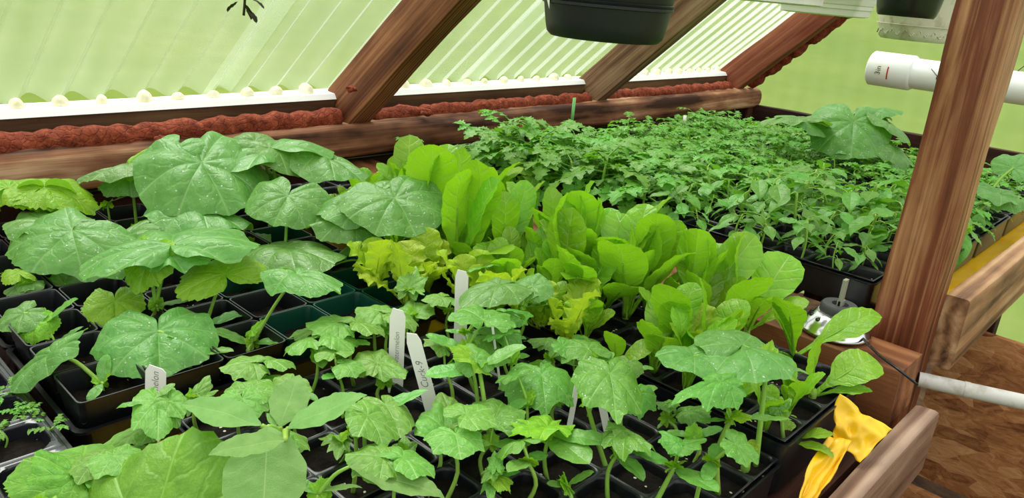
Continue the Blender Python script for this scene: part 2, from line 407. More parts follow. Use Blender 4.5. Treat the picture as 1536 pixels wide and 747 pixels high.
PROF = {   # half width along the blade (0..1), relative
    'cot': [(0, .03), (.06, .12), (.2, .34), (.4, .47), (.6, .5), (.8, .40), (.92, .25), (1, .02)],
    'oblong': [(0, .02), (.05, .12), (.2, .36), (.4, .5), (.6, .46), (.8, .29), (.93, .12), (1, .01)],
    'romaine': [(0, .07), (.15, .075), (.28, .13), (.42, .28), (.58, .42), (.72, .5), (.86, .46), (.95, .30), (1, .04)],
    'mustard': [(0, .06), (.2, .06), (.34, .14), (.48, .36), (.62, .48), (.76, .5), (.88, .42), (.96, .25), (1, .03)],
    'frill': [(0, .05), (.15, .10), (.3, .26), (.5, .42), (.7, .5), (.86, .45), (.95, .32), (1, .10)],
    'pepper': [(0, .02), (.08, .10), (.25, .42), (.4, .5), (.6, .42), (.8, .22), (.93, .08), (1, .01)],
}
def strap_leaf(kind, seed, width=.5, curl=.2, fold=.15, ripple=.02, nf=7, twist=0., nu=18, nv=5, back=0., teeth=0., thickrib=0, secn=7):
    nu = 28 if nu == 18 and kind not in ('cot',) else nu
    rnd = random.Random(seed * 31 + len(kind)); j1, j2 = rnd.uniform(0, 6), rnd.uniform(0, 6)
    m = MB(); vs, fs, ds = [], [], []
    cols = [-1, -.82, -.6, -.36, -.06, 0, .06, .36, .6, .82, 1]; n = len(cols)
    px, pz, pa = 0., 0., 0.
    pts = []
    for i in range(nu + 1):
        u = i / nu; pts.append((px, pz, pa))
        pa = -(curl * (u ** 1.3) * 1.6 + back * max(0, u - .6) * 4)
        px += math.cos(pa) / nu; pz += math.sin(pa) / nu
    for i in range(nu + 1):
        u = i / nu; w = interp(PROF[kind], u) * width * 2
        w *= 1 + teeth * math.sin(u * 40 + j1) + .04 * math.sin(u * 9 + j2)
        px, pz, pa = pts[i]
        tw = twist * u
        for c in cols:
            y = c * w / 1.0 * .5 * 2 * .5
            z0 = fold * abs(y) * (1 + .3 * math.sin(u * 5 + j1)) - (fold * .9) * y * y / max(width, .05) * 1.0
            z0 += ripple * abs(c) ** 2 * math.sin(u * nf * PI + j1 + (2 if c > 0 else 0)) * min(1, w / width)
            z0 += .03 * noise.noise(V((u * 3 + seed, y * 4, seed)))
            z0 += .006 * math.sin((u - .7 * abs(y)) * secn * 2 * PI) * min(1, abs(c) * 2) * (w > .15 * width)
            yy = y * math.cos(tw) - z0 * math.sin(tw); zz = y * math.sin(tw) + z0 * math.cos(tw)
            vs.append((px - math.sin(pa) * zz, yy, pz + math.cos(pa) * zz))
            clos = max(0, 1 - abs(c) / .06 * .17) if abs(c) <= .061 else .4 * (1 - abs(c))
            ds.append((clos, secn * (u - .75 * abs(y)) + .5, abs(c)))
    for i in range(nu):
        for j in range(n - 1):
            fs.append((i * n + j, (i + 1) * n + j, (i + 1) * n + j + 1, i * n + j + 1))
    m.add(vs, fs, ds)
    if thickrib:
        m.tube([(pts[i][0], 0, pts[i][1] - thickrib * .5) for i in range(0, int(nu * .7), 2)], [thickrib * (1 - i / nu) for i in range(0, int(nu * .7), 2)], 6, True, False)
    return m

def leaflet(m, org, d, L, w, up, seed, teeth=.28, nseg=8, droop=.3):
    d = d.normalized(); s = up.cross(d).normalized(); nrm = d.cross(s)
    vs, fs, ds = [], [], []
    for i in range(nseg + 1):
        u = i / nseg; hw = math.sin(min(1, u * 1.25 + .08) * PI * .8 if u < .5 else (1 - u) * PI * .9 + .02) * w
        if u > .98: hw = .001
        hw *= 1 + teeth * (1 if i % 2 else -1)
        p = org + d * (u * L) - nrm * (droop * u * u * L)
        for c in (-1, 0, 1):
            vs.append(p + s * (c * hw) + nrm * (abs(c) * hw * .28) + d * (abs(c) * -.15 * L * (.3 if i % 2 else 1) * .4))
            ds.append((1 - abs(c), 5 * (u - .5 * abs(c)) + .5, abs(c)))
    for i in range(nseg):
        for j in range(2):
            fs.append((i * 3 + j, (i + 1) * 3 + j, (i + 1) * 3 + j + 1, i * 3 + j + 1))
    m.add(vs, fs, ds)

def tomato_leaf(seed, droop=.35):
    rnd = random.Random(seed); m = MB()
    P = lambda u: V((u * (1 - .12 * droop * u), 0, .1 * u - droop * u * u))
    m.tube([P(0), P(.35), P(.7), P(.9)], [.022, .018, .012, .008], 4, False)
    T = lambda u: (P(u + .02) - P(u - .02)).normalized()
    for u, L, w in ((.30, .22, .085), (.52, .36, .125), (.74, .36, .135)):
        for s in (1, -1):
            a = math.radians(rnd.uniform(48, 66)) * s
            t = T(u); d = t * math.cos(a) + V((0, 1, 0)) * math.sin(a) + V((0, 0, rnd.uniform(-.15, .2)))
            leaflet(m, P(u + rnd.uniform(-.02, .02)), d, L * rnd.uniform(.85, 1.15), w * rnd.uniform(.85, 1.1), V((-t.z, 0, t.x)), seed)
            if u > .5 and rnd.random() < .7:
                u2 = u - .1; leaflet(m, P(u2), T(u2) * math.cos(a * 1.2) + V((0, 1, 0)) * math.sin(a * 1.2), .10, .05, V((-t.z, 0, t.x)), seed, nseg=3)
    t = T(.88); leaflet(m, P(.86), t, .40, .16, V((-t.z, 0, t.x)), seed)
    return m

LM = {}
def leafset(key, meshes): LM[key] = meshes
rr = random.Random(5)
def pset(key, kind, mat, n, **kw):
    out = []
    for i in range(n):
        k = dict(kw)
        for q, v in kw.items():
            if isinstance(v, tuple): k[q] = rr.uniform(*v)
        out.append(polar_leaf(kind, i + 3, **k).mesh(key + '_leaf', MAT[mat]))
    LM[key] = out
def sset(key, kind, mat, n, **kw):
    out = []
    for i in range(n):
        k = dict(kw)
        for q, v in kw.items():
            if isinstance(v, tuple): k[q] = rr.uniform(*v)
        out.append(strap_leaf(kind, i + 3, **k).mesh(key + '_leaf', MAT[mat]))
    LM[key] = out
pset('squash', 'squash', 'squash', 5, droop=(.10, .34), side=(.1, .4), fold=(.1, .34), ripple=(.03, .06), teeth=.012)
pset('round', 'round', 'squash', 5, droop=(.15, .36), side=(.1, .4), fold=(.12, .34), ripple=(.015, .04), teeth=.006)
pset('bright', 'squash', 'young', 4, droop=(.12, .36), side=(.1, .4), fold=(.1, .3), ripple=(.03, .06), teeth=.03)
pset('deep', 'squash', 'deep', 3, droop=(.12, .3), side=(.1, .3), fold=(.1, .25), ripple=(.03, .05), teeth=.025)
pset('cuke', 'cuke', 'cuke', 5, droop=(.1, .34), side=(.1, .4), fold=(.1, .32), ripple=(.02, .05), teeth=.02)
pset('ycuke', 'cuke', 'young', 3, droop=(.05, .2), fold=(.1, .25), ripple=(.03, .06), teeth=.035)
pset('melon', 'melon', 'melon', 5, droop=(.05, .3), side=(.1, .4), fold=(.05, .3), ripple=(.02, .05), teeth=.012)
pset('lobed', 'lobed', 'melon', 4, droop=(.05, .2), fold=(.05, .2), ripple=(.02, .05), teeth=.012)
sset('cot', 'cot', 'cot', 4, width=.5, curl=(.05, .3), fold=(.1, .3), ripple=.008, secn=5)
sset('sage', 'oblong', 'sage', 4, width=.5, curl=(.1, .25), fold=(.15, .35), ripple=.01, secn=7)
sset('romaine', 'romaine', 'romaine', 7, width=.38, curl=(.0, .3), fold=(.08, .3), ripple=(.006, .018), nf=5, twist=(-.25, .25), back=(0, .25), thickrib=.018, secn=8)
sset('mustard', 'mustard', 'romaine', 5, width=.46, curl=(.1, .5), fold=(.08, .3), ripple=(.006, .02), nf=5, twist=(-.25, .25), back=(0, .3), thickrib=.02, secn=8)
sset('frill', 'frill', 'lime', 5, width=.55, curl=(.1, .5), fold=(.2, .4), ripple=(.05, .09), nf=11, twist=(-.4, .4), teeth=.07, thickrib=.015, secn=7)
sset('pepper', 'pepper', 'pepper', 5, width=.5, curl=(.2, .6), fold=(.2, .45), ripple=.02, nu=10, secn=6)
LM['tomato'] = [tomato_leaf(i, (.2, .35, .5, .3, .65, .15)[i]).mesh('tomato_leaf', MAT['tomato']) for i in range(6)]

def leaf_mw(A, T, w=1, roll=0):
    A, T = V(A), V(T); x = T - A; L = x.length; x.normalize()
    up = V((0, 0, 1)); z = up - up.dot(x) * x
    if z.length < .05: z = V((-1, 0, 0)) - V((-1, 0, 0)).dot(x) * x
    z.normalize(); z = Matrix.Rotation(math.radians(roll), 3, x) @ z; y = z.cross(x)
    m = Matrix((x * L, y * L * w, z * L)).transposed().to_4x4(); m.translation = A
    return m

class Plant:
    def __init__(s, name, base, label, cat, group=None):
        s.b = V(base); s.o = tag(empty(name, s.b), label, cat, group); s.k = 0
    def part(s, name, me, mw=None):
        o = link(name, me, s.o, mw); kid(s.o, o); return o
    def leaf(s, key, A, T, w=1, roll=0, name='leaf', idx=None):
        ms = LM[key]; me = ms[(idx if idx is not None else random.randrange(len(ms))) % len(ms)]
        return s.part(name, me, leaf_mw(V(A) - s.b, V(T) - s.b, w, roll))
    def tube(s, name, pts, rad, mat='stem', n=7):
        m = MB().tube([V(p) - s.b for p in pts], rad, n); return s.part(name, m.mesh(name, MAT[mat]))
    def stem(s, top, r=.0028, bend=.01):
        top = V(top); mid = (s.b + top) / 2 + V((random.uniform(-bend, bend), random.uniform(-bend, bend), 0))
        s.top = top; return s.tube('stem', [s.b - V((0, 0, .01)), mid, top], [r * 1.15, r, r * .85])
    def petiole(s, A, frm=None, r=.0018, sag=.15):
        frm = V(frm) if frm is not None else s.top; A = V(A); d = A - frm
        mid = (frm + A) / 2 + V((0, 0, 1)) * d.length * sag * (1 if d.z < d.length * .8 else .3)
        return s.tube('petiole', [frm, mid, A], [r * 1.2, r, r * .8], n=6)
    def bud(s, r=.006):
        for k in range(2):
            a = random.uniform(0, 6.3); s.leaf('ycuke', s.top, s.top + V((math.cos(a), math.sin(a), 1.4)).normalized() * r * 2.2, .8, 0, 'bud_leaf')
# ================================================================== SETTING
def board(name, p0, p1, w, h, mat, label=None, cat=None, up=(0, 0, 1), bevel=.004, wob=.003, group=None, kind=None, seed=0, ends=0):
    """Sawn timber from p0 to p1 (centre line); w sideways, h along up."""
    p0, p1, up = V(p0), V(p1), V(up); x = p1 - p0; L = x.length; x.normalize()
    z = (up - up.dot(x) * x).normalized(); y = z.cross(x)
    n = max(2, int(L / .05)); rings = []
    for i in range(n + 1):
        r = rrect(0, 0, w, h, max(bevel, .001), 0, 2); q = []
        for p in r:
            X = L * i / n
            dv = noise.noise_vector(V((X * 5 + seed * 9, p.x * 14, p.y * 14))) * wob
            q.append(V((X + ends * noise.noise(V((p.x * 40, p.y * 40, seed))) * (i in (0, n)), p.x + dv.x, p.y + dv.y)))
        rings.append(q)
    o = MB().loft(rings, True, True).build(name, MAT[mat], sharp=35)
    m = Matrix((x, y, z)).transposed().to_4x4(); m.translation = p0; o.matrix_world = m
    return tag(o, label, cat, group, kind)
Z = lambda h: CAMZ - h

# ground outside and floor
def grid(name, x0, x1, y0, y1, nx, ny, zf, mat, **kw):
    vs = [(x0 + (x1 - x0) * i / nx, y0 + (y1 - y0) * j / ny, 0) for i in range(nx + 1) for j in range(ny + 1)]
    vs = [(x, y, zf(x, y)) for x, y, _ in vs]
    fs = [(i * (ny + 1) + j, (i + 1) * (ny + 1) + j, (i + 1) * (ny + 1) + j + 1, i * (ny + 1) + j + 1) for i in range(nx) for j in range(ny)]
    return tag(MB().add(vs, fs).build(name, MAT[mat]), **kw)
def lawn_z(x, y):
    d = max(0, max(x - 5, 0) * .8 + max(y - 3, 0)); return -.06 + .055 * d + .0035 * d * d + .15 * noise.noise(V((x * .2, y * .2, 0)))
lawn = grid('ground', -40, 70, -40, 70, 70, 70, lawn_z, 'lawn', kind='structure')
floor = grid('floor', -1.2, 3.72, -1.4, 1.83, 60, 50, lambda x, y: .012 * noise.noise(V((x * 5, y * 5, 0))) + .11, 'floor', kind='structure')

# glazed roof: ribbed sheets, each lapping the next by one rib
PITCH = .087
def ribbed(name, mat, x0, x1, la, lb, amp, lift, place, nl=2, kind='structure'):
    n = int(round((x1 - x0) / PITCH * 10)); vs, fs = [], []
    nl = max(1, nl)
    for i in range(n + 1):
        x = x0 + (x1 - x0) * i / n; z = amp * math.cos(2 * PI * x / PITCH)
        for k in range(nl + 1): vs.append(place(x, la + (lb(x) - la) * k / nl if callable(lb) else la + (lb - la) * k / nl, z + lift))
    for i in range(n):
        for k in range(nl): a = i * (nl + 1) + k; fs.append((a, a + nl + 1, a + nl + 2, a + 1))
    o = MB().add(vs, fs).build(name, MAT[mat]); return tag(o, kind=kind)
S2 = math.sqrt(.5); SKEW = .16
EY, EZ = 1.885, CAMZ - .345          # foot of the roof
def roofpt(x, s, z): return (x + SKEW * s * S2, EY - s * S2 + z * S2 * 1, EZ + s * S2 + z * S2)
for i, (a, b) in enumerate(((-1.5, -.02), (-.10, .985), (.90, 1.86), (1.775, 2.73), (2.645, 3.68))):
    ribbed('ceiling', 'roof', a, b, -.02, 2.55, .016, .02 + .006 * (i % 2), roofpt, 6)

# end wall of upright ribbed sheets under the slope
def endpt(y, s, z): return (3.715 + z, y, s)
for a, b in ((-1.5, -.2), (-.28, .92), (.84, 1.87)):
    ribbed('wall_end', 'endglaze', a, b, .0, lambda y: min(3.0, EZ + (EY - y) - .0), .005, 0, endpt, 4)
# knee wall under the eave, the shade there put into the dark board colour
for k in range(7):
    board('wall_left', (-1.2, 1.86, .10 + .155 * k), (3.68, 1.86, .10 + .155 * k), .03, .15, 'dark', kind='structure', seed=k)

# ================================================================== TIMBER
def log_beam():
    n = 150; rings = []
    X0, X1, yc, zc = -.9, 3.66, 1.775, Z(.466)
    for i in range(n + 1):
        X = X0 + (X1 - X0) * i / n; q = []
        for k in range(28):
            a = 2 * PI * k / 28; c, s = math.cos(a), math.sin(a)
            r = .05 * (abs(c) ** 3.0 + abs(s) ** 3.0) ** (-1 / 3.0)
            nz = noise.noise(V((X * 2.2, c * 1.2, s * 1.2))) * .008 + noise.noise(V((X * 9, c * 4, s * 4))) * .003
            q.append(V((X - X0, r * c * .98 + nz * c, r * s * .94 + nz * s)))
        rings.append(q)
    o = MB().loft(rings, True, True).build('log_beam', MAT['log'], sharp=60); o.location = (X0, yc, zc)
    tag(o, 'long weathered brown log lying along the foot of the ribbed roof', 'beam')
log_beam()
board('sill_board', (-.9, 1.845, Z(.392)), (3.66, 1.845, Z(.392)), .03, .056, 'sill', 'dark stained sill board under the white eave strip', 'board')
st = MB()
st.add([(-1.0, 1.825, Z(.364)), (3.68, 1.825, Z(.364)), (3.68, 1.835, Z(.350)), (-1.0, 1.835, Z(.350)), (3.68, 1.895, Z(.346)), (-1.0, 1.895, Z(.346)), (3.68, 1.895, Z(.364)), (-1.0, 1.895, Z(.364))],
       [(0, 1, 2, 3), (3, 2, 4, 5), (5, 4, 6, 7), (7, 6, 1, 0), (0, 3, 5, 7), (1, 6, 4, 2)])
tag(st.build('trim_1', MAT['whiteboard'], smooth=False), kind='structure')

# rafters
RU = V((SKEW * S2, -S2, S2)).normalized()                  # up the slope
RN = V((0, S2, S2))                   # outward
def rafter(x, w, h, mat, label, seed, foot=1.76, L=2.5):
    base = V((x, foot, Z(.415))) + RN * (h / 2) - RU * .03
    return board('rafter', base, base + RU * L, w, h, mat, label, 'rafter', up=RN, bevel=.006, wob=.004, seed=seed, ends=.01)
rafter(.13, .05, .105, 'rafter', 'reddish brown sloping rafter at the near end of the ribbed roof', 1)
rafter(1.285, .072, .128, 'rafter', 'thick reddish brown rafter with deep grain rising from the log', 2)
rafter(2.40, .064, .122, 'rafter2', 'weathered grey brown rafter behind the black hanging pot', 3)
rafter(3.50, .07, .128, 'rafter3', 'red brown knotty rafter at the far end wall', 4, L=1.2)
# rust foam along that last rafter's outer edge
def foam_bead(name, pts, r, label, seed, cat='foam', seg=.010, lump=.6):
    pts = [V(p) for p in pts]; L = sum((b - a).length for a, b in zip(pts, pts[1:])); n = int(L / seg)
    c = pts[0]; rings = []
    d = (pts[-1] - pts[0]).normalized(); n1 = d.orthogonal().normalized(); n2 = d.cross(n1)
    for i in range(n + 1):
        t = i / n; p = pts[0].lerp(pts[-1], t); q = []
        rr_ = r * (1 + lump * .6 * noise.noise(V((t * L * 14, seed, 0))) + lump * .5 * abs(math.sin(t * L * 38 + 3 * noise.noise(V((t * L * 9, seed, 3))))) - .1)
        if i in (0, n): rr_ *= .4
        for k in range(18):
            a = 2 * PI * k / 18
            v = rr_ * (1 + .25 * noise.noise(V((t * L * 40, math.cos(a) * 1.5, math.sin(a) * 1.5 + seed))))
            q.append(p - c + n1 * v * math.cos(a) + n2 * v * math.sin(a))
        rings.append(q)
    o = MB().loft(rings, True, True).build(name, MAT['foam']); o.location = c
    return tag(o, label, cat)
fy, fz = 1.795, Z(.414)
foam_bead('foam_bead', [(-.9, fy, fz), (1.235, fy, fz)], .027, 'long lumpy rust red foam bead between log and sill, up to the thick rafter', 1)
foam_bead('foam_bead', [(1.335, fy, fz), (2.355, fy, fz)], .021, 'rust red foam bead on the log between the thick rafter and the weathered rafter', 2)
foam_bead('foam_bead', [(2.445, fy, fz), (3.455, fy, fz)], .023, 'rust red foam bead on the log between weathered rafter and end wall rafter', 3)
b0 = V((3.582, 1.76, Z(.415))) + RN * .012
foam_bead('foam_seam', [b0, b0 + RU * .9], .024, 'lumpy rust red foam seam along the end wall edge of the knotty rafter', 4, lump=.9)
def crumb(px, py, y, r, label, seed, mat='foam'):
    p = aty(px, py, y); bm = bmesh.new(); bmesh.ops.create_icosphere(bm, subdivisions=3, radius=r)
    for v in bm.verts: v.co *= 1 + .5 * noise.noise(v.co / r * 1.1 + V((seed, 0, 0))); v.co.z *= .7
    me = bpy.data.meshes.new('foam_crumb'); bm.to_mesh(me); bm.free(); me.materials.append(MAT[mat])
    o = link('foam_crumb', me); o.location = p; tag(o, label, 'foam')
crumb(241, 209, 1.735, .014, 'small rust foam crumb on the log below the long foam bead', 1)
crumb(638, 168, 1.745, .017, 'crumbled rust foam lump on the log beside the thick rafter', 2)
crumb(527, 133, 1.70, .013, 'orange foam dab stuck on the side of the thick rafter', 3)
# cream foam plugs under the ribs
pl = None
k0 = int(.40 / PITCH)
for k in range(k0, 41):
    x = (k + .5) * PITCH
    if any(abs(x - q) < .055 for q in (1.275, 2.40, 3.53)): continue
    if pl is None:
        bm = bmesh.new(); bmesh.ops.create_uvsphere(bm, u_segments=20, v_segments=12, radius=.018)
        for v in bm.verts: v.co *= 1 + .18 * noise.noise(v.co * 60)
        me = bpy.data.meshes.new('foam_plug'); bm.to_mesh(me); bm.free(); me.materials.append(MAT['cfoam'])
        me.polygons.foreach_set('use_smooth', [True] * len(me.polygons))
    o = pl.copy() if pl else link('foam_plug', me)
    if pl: C.objects.link(o)
    pl = pl or o
    s = random.uniform(.8, 1.15); o.scale = (s * 1.05, s * .8, s * random.uniform(.75, 1.0)); o.rotation_euler = (0, 0, random.uniform(0, 6))
    o.location = (x + random.uniform(-.006, .006), 1.866, Z(.344))
    tag(o, 'cream foam plug filling a rib along the white eave strip', 'foam plug', 'cream foam plugs under the roof ribs')

# post, bench timbers, cross beam
PX, PY = 1.424, .322
o = board('wooden_post', (PX, PY, .08), (PX, PY, 2.66), .088, .088, 'post', 'stout reddish brown square wooden post standing at the bench corner', 'post', up=(1, 0, 0), bevel=.007, wob=.005, seed=11)
board('cross_beam', (1.29, .265, Z(.585)), (1.29, 1.80, Z(.585)), .11, .10, 'block', 'brown cross beam between the lettuce trays and the tomato bench', 'beam', bevel=.005, wob=.004, seed=12, ends=.006)
board('edge_board', (-.7, .228, Z(.665)), (1.30, .228, Z(.665)), .036, .115, 'board', 'weathered bench edge board ending in a sawn end beside the yellow film', 'board', bevel=.007, wob=.003, seed=13, ends=.012)
board('edge_board', (1.472, .262, Z(.535)), (3.66, .262, Z(.535)), .04, .135, 'board2', 'streaked bench edge board running on beyond the post', 'board', bevel=.005, wob=.003, seed=14)
board('end_rail', (3.655, -1.4, Z(.545)), (3.655, 1.82, Z(.545)), .045, .09, 'dark', 'dark brown rail across the glazed end wall', 'rail', seed=15)
board('corner_post', (3.62, 1.78, .08), (3.62, 1.78, Z(.512)), .07, .07, 'dark', 'dark corner post under the far end of the log', 'post', up=(1, 0, 0), seed=16)
# bench decks and legs
def deck(name, x0, x1, y0, y1, z, label):
    t = tag(empty(name, ((x0 + x1) / 2, (y0 + y1) / 2, 0.1)), label, 'bench')
    n = 6; w = (y1 - y0) / n
    for k in range(n):
        b = MB()
        b.loft([rrect(0, 0, x1 - x0, w - .012, .004, zz) for zz in (z - .032 - .1, z - .1)], True, True)
        b.build('deck_board', MAT['dark'], t, False, mw=Matrix.Translation((0, (k - (n - 1) / 2) * w, 0)))
    for sx in (-1, 1):
        for sy in (-1, 1):
            b = MB(); b.loft([rrect(0, 0, .07, .07, .004, zz) for zz in (0.0, z - .135)], True, True)
            b.build('leg', MAT['dark'], t, False, mw=Matrix.Translation((sx * ((x1 - x0) / 2 - .15), sy * ((y1 - y0) / 2 - .1), 0)))
    return t
deck('bench', -.9, 1.23, .255, 1.76, Z(.632), 'dark wooden bench under the squash and lettuce trays')
deck('bench', 1.50, 2.92, .30, 1.76, Z(.535), 'dark wooden bench carrying the tomato seedlings')
# yellow film on the benches
def film(name, x0, x1, y0, y1, z, amp, label, lip=0):
    nx, ny = 60, 50; vs, fs = [], []
    for i in range(nx + 1):
        for j in range(ny + 1):
            x = x0 + (x1 - x0) * i / nx; y = y0 + (y1 - y0) * j / ny
            edge = min(1, max(0, 1 - (y - y0) / .035))
            zz = z + amp * (noise.noise(V((x * 9, y * 9, 1)))) * (.4 + 2.5 * edge) + lip * edge
            vs.append((x, y + .004 * noise.noise(V((x * 12, 0, 5))), zz))
    for i in range(nx):
        for j in range(ny):
            a = i * (ny + 1) + j; fs.append((a, a + ny + 1, a + ny + 2, a + 1))
    return tag(MB().add(vs, fs).build(name, MAT['yellow']), label, 'film')
film('yellow_film', .27, 1.20, .335, 1.745, Z(.626), .002, 'bright yellow plastic film lining the bench under the seedling trays')
film('yellow_film', 1.48, 2.85, .288, 1.40, Z(.528), .002, 'bright yellow plastic film lining the tomato bench beyond the post', .02)
# crumpled end of the film
def crumple():
    pts = [((1208, 752), .60), ((1246, 690), .60), ((1262, 655), .585), ((1262, 598), .565), ((1330, 640), .585), ((1285, 690), .60), ((1225, 752), .615)]
    c = at(1262, 660, .60)
    # two folded sheets with deep creases
    b = MB()
    def fold_sheet(corners, n, seed, amp):
        (p00, p10, p01, p11) = [V(p) - c for p in corners]; vs, fs = [], []
        for i in range(n + 1):
            for j in range(n + 1):
                u, v = i / n, j / n
                p = p00.lerp(p10, u).lerp(p01.lerp(p11, u), v)
                q = noise.noise_vector(V((u * 2.2 + seed, v * 2.2, seed)))
                r = 1 - abs(noise.noise(V((u * 3 + seed, v * 3, 7)))) * 2
                p = p + q * amp + V((-.5, -.5, .7)) * r * amp * .8
                vs.append(p)
        for i in range(n):
            for j in range(n):
                a = i * (n + 1) + j; fs.append((a, a + n + 1, a + n + 2, a + 1))
        b.add(vs, fs)
    fold_sheet((at(1254, 596, .535), at(1336, 645, .56), at(1248, 662, .585), at(1288, 690, .60)), 26, 1, .008)
    fold_sheet((at(1240, 655, .56), at(1272, 668, .57), at(1186, 756, .60), at(1216, 760, .615)), 26, 4, .008)
    o = b.build('film_bundle', MAT['yellow'], weld=.0001); o.location = c
    sol = o.modifiers.new('s', 'SOLIDIFY'); sol.thickness = .0012
    tag(o, 'crumpled bright yellow film end stuffed between tray and edge board', 'film')
crumple()

# ================================================================== RIGHT-HAND THINGS
board('chipboard_panel', (1.90, .345, Z(.86)), (1.90, -.75, Z(.86)), .018, .40, 'osb', 'tan chipboard panel standing behind the grey pipe', 'panel', bevel=.002, wob=.001, seed=21)
board('chipboard_panel', (1.86, .40, Z(1.235)), (1.86, -.75, Z(1.235)), .018, .32, 'osb', 'darker chipboard panel on the ground below the tan panel', 'panel', bevel=.002, wob=.001, seed=22)
def grey_pipe():
    a, b_ = V((1.42, .276, Z(.616))), V((1.475, .115, Z(.610))); d = (b_ - a); e = a + d * 3.2
    o = tag(empty('grey_pipe', a), 'pale grey plastic pipe running out from the post past the chipboard', 'pipe')
    MB().tube([V((0, 0, 0)), e - a], .0135, 20, True, False).build('pipe_tube', MAT['grey'], o, sharp=50)
    MB().tube([d * .42, d * .47], .0142, 20, True, False).build('pipe_ring', MAT['grey'], o, sharp=50)
    return o
grey_pipe()
# chromed heat lamp shade on the cross beam
def lamp():
    o = tag(empty('reflector_lamp', (1.300, .400, Z(.533))), 'small chromed dome lamp shade with vent holes resting on the cross beam', 'lamp')
    n = 60; prof = [(.058, 0), (.060, .003), (.0565, .006), (.053, .013), (.047, .021), (.039, .028), (.032, .036)]
    m = MB(); m.lathe(prof + [(.031, .035), (.038, .027), (.046, .020), (.052, .012), (.056, .002)], n); m.build('shade', MAT['chrome'], o)
    MB().lathe([(.031, .034), (.031, .046), (.028, .050), (.014, .050), (.012, .044)], 36, cap0=True, cap1=True).build('collar', MAT['collar'], o, sharp=40)
    for k in range(12):
        a = 2 * PI * k / 12 + .1; p = V((.043 * math.cos(a), .043 * math.sin(a), .0247)); nn = V((math.cos(a) * .62, math.sin(a) * .62, .78))
        MB().tube([p - nn * .001, p + nn * .0006], .0042, 12, True, False).build('vent_hole', MAT['black'], o)
    MB().loft([rrect(0, 0, .014, .006, .001, z) for z in (.045, .07, .095)], True, True).build('clip_bar', MAT['brass'], o, sharp=40)
    MB().loft([rrect(.002, 0, .018, .008, .001, z) for z in (.046, .056)], True, True).build('clip_foot', MAT['brass'], o, sharp=40)
lamp()
m = MB(); pts = [atx(1293, 492, 1.315) , at(1292, 505, .525), at(1318, 532, .52), at(1350, 556, .512), at(1376, 577, .53)]
pts[0] = V((1.345, .385, Z(.528)))
m.tube(pts, .0022, 8); tag(m.build('power_cable', MAT['black']), 'thin black cable trailing from the lamp over the beam end to the pipe', 'cable')

# hanging pots
def wire_to(o, p, q, r=.0011, name='hanger_wire'):
    MB().tube([p, (V(p) + V(q)) / 2, q], r, 6).build(name, MAT['wire'], o)
def round_pot(name, c, rb, rt, h, mat, label, band=0, n=64):
    o = tag(empty(name, c), label, 'pot')
    pr = [(rb * .55, .006), (rb * .93, 0), (rb, .006)]
    for k in range(1, 13):
        t = k / 12; r = rb + (rt - rb) * t ** .8; pr.append((r, .006 + (h - .006) * t))
        if band and k == 3: pr += [(r + .003, pr[-1][1] + .001), (r + .003, pr[-1][1] + .005), (r + .001, pr[-1][1] + .0055), (r + .003, pr[-1][1] + .009), (r + .0005, pr[-1][1] + .0105)]
    pr += [(rt + .008, h), (rt + .010, h + .018), (rt + .004, h + .02), (rt - .004, h + .01), (rb * .9, .012)]
    MB().lathe(pr, n, cap0=True, cap1=True).build('pot_body', MAT[mat], o, sharp=50)
    MB().lathe([(.001, h - .02), (rt - .003, h - .022)], n).build('potting_soil', MAT['soil'], o)
    for k in range(3):
        a = 2 * PI * k / 3 + .5; wire_to(o, (rt * math.cos(a), rt * math.sin(a), h + .01), (0, 0, h + .38))
    MB().tube([(0, 0, h + .375), (0, 0, h + .41), (.012, 0, h + .425), (.02, 0, h + .41)], .002, 6).build('hook', MAT['wire'], o)
    return o
p = at(915, 56, .082); p = V((1.0, .746, Z(.080)))
bp = round_pot('hanging_pot', p, .090, .113, .17, 'potblack', 'large black hanging pot in front of the weathered rafter', 1)
b = MB(); q = V(E) * 0
ang = math.radians(148)
vs = []
for k in range(5):
    a = ang + k * .05
    for z in (.062, .10): r = .090 + .023 * ((z - .006) / .164) ** .8 + .0012; vs.append((r * math.cos(a), r * math.sin(a), z - (.006 * k if z < .1 else 0)))
b.add(vs, [(2 * k, 2 * k + 2, 2 * k + 3, 2 * k + 1) for k in range(4)]); b.build('price_sticker', MAT['tagwhite'], bp)
round_pot('hanging_pot', V((1.80, .565, Z(.012))), .058, .075, .13, 'black', 'small black hanging pot between the white planter and cream pot')
cp = round_pot('hanging_pot', V((2.20, .655, Z(.070))), .087, .108, .15, 'cream', 'round cream hanging pot with an embossed band beside the post', 0)
# embossed band on the cream pot
mb = MB()
for z0, z1 in ((.036, .038),):
    mb.lathe([(.0955, z0), (.0975, z0), (.0975, z1), (.0957, z1)], 64); 
mb.build('rim_line', MAT['cream'], cp)
for k in range(34):
    a = 2 * PI * k / 34; r = .0904; s = MB()
    s.tube([(r * math.cos(a - .05), r * math.sin(a - .05), .016), (r * 1.012 * math.cos(a), r * 1.012 * math.sin(a), .026 if k % 2 else .012), (r * math.cos(a + .05), r * math.sin(a + .05), .020)], .0013, 5)
    s.build('embossed_scroll', MAT['cream'], cp)

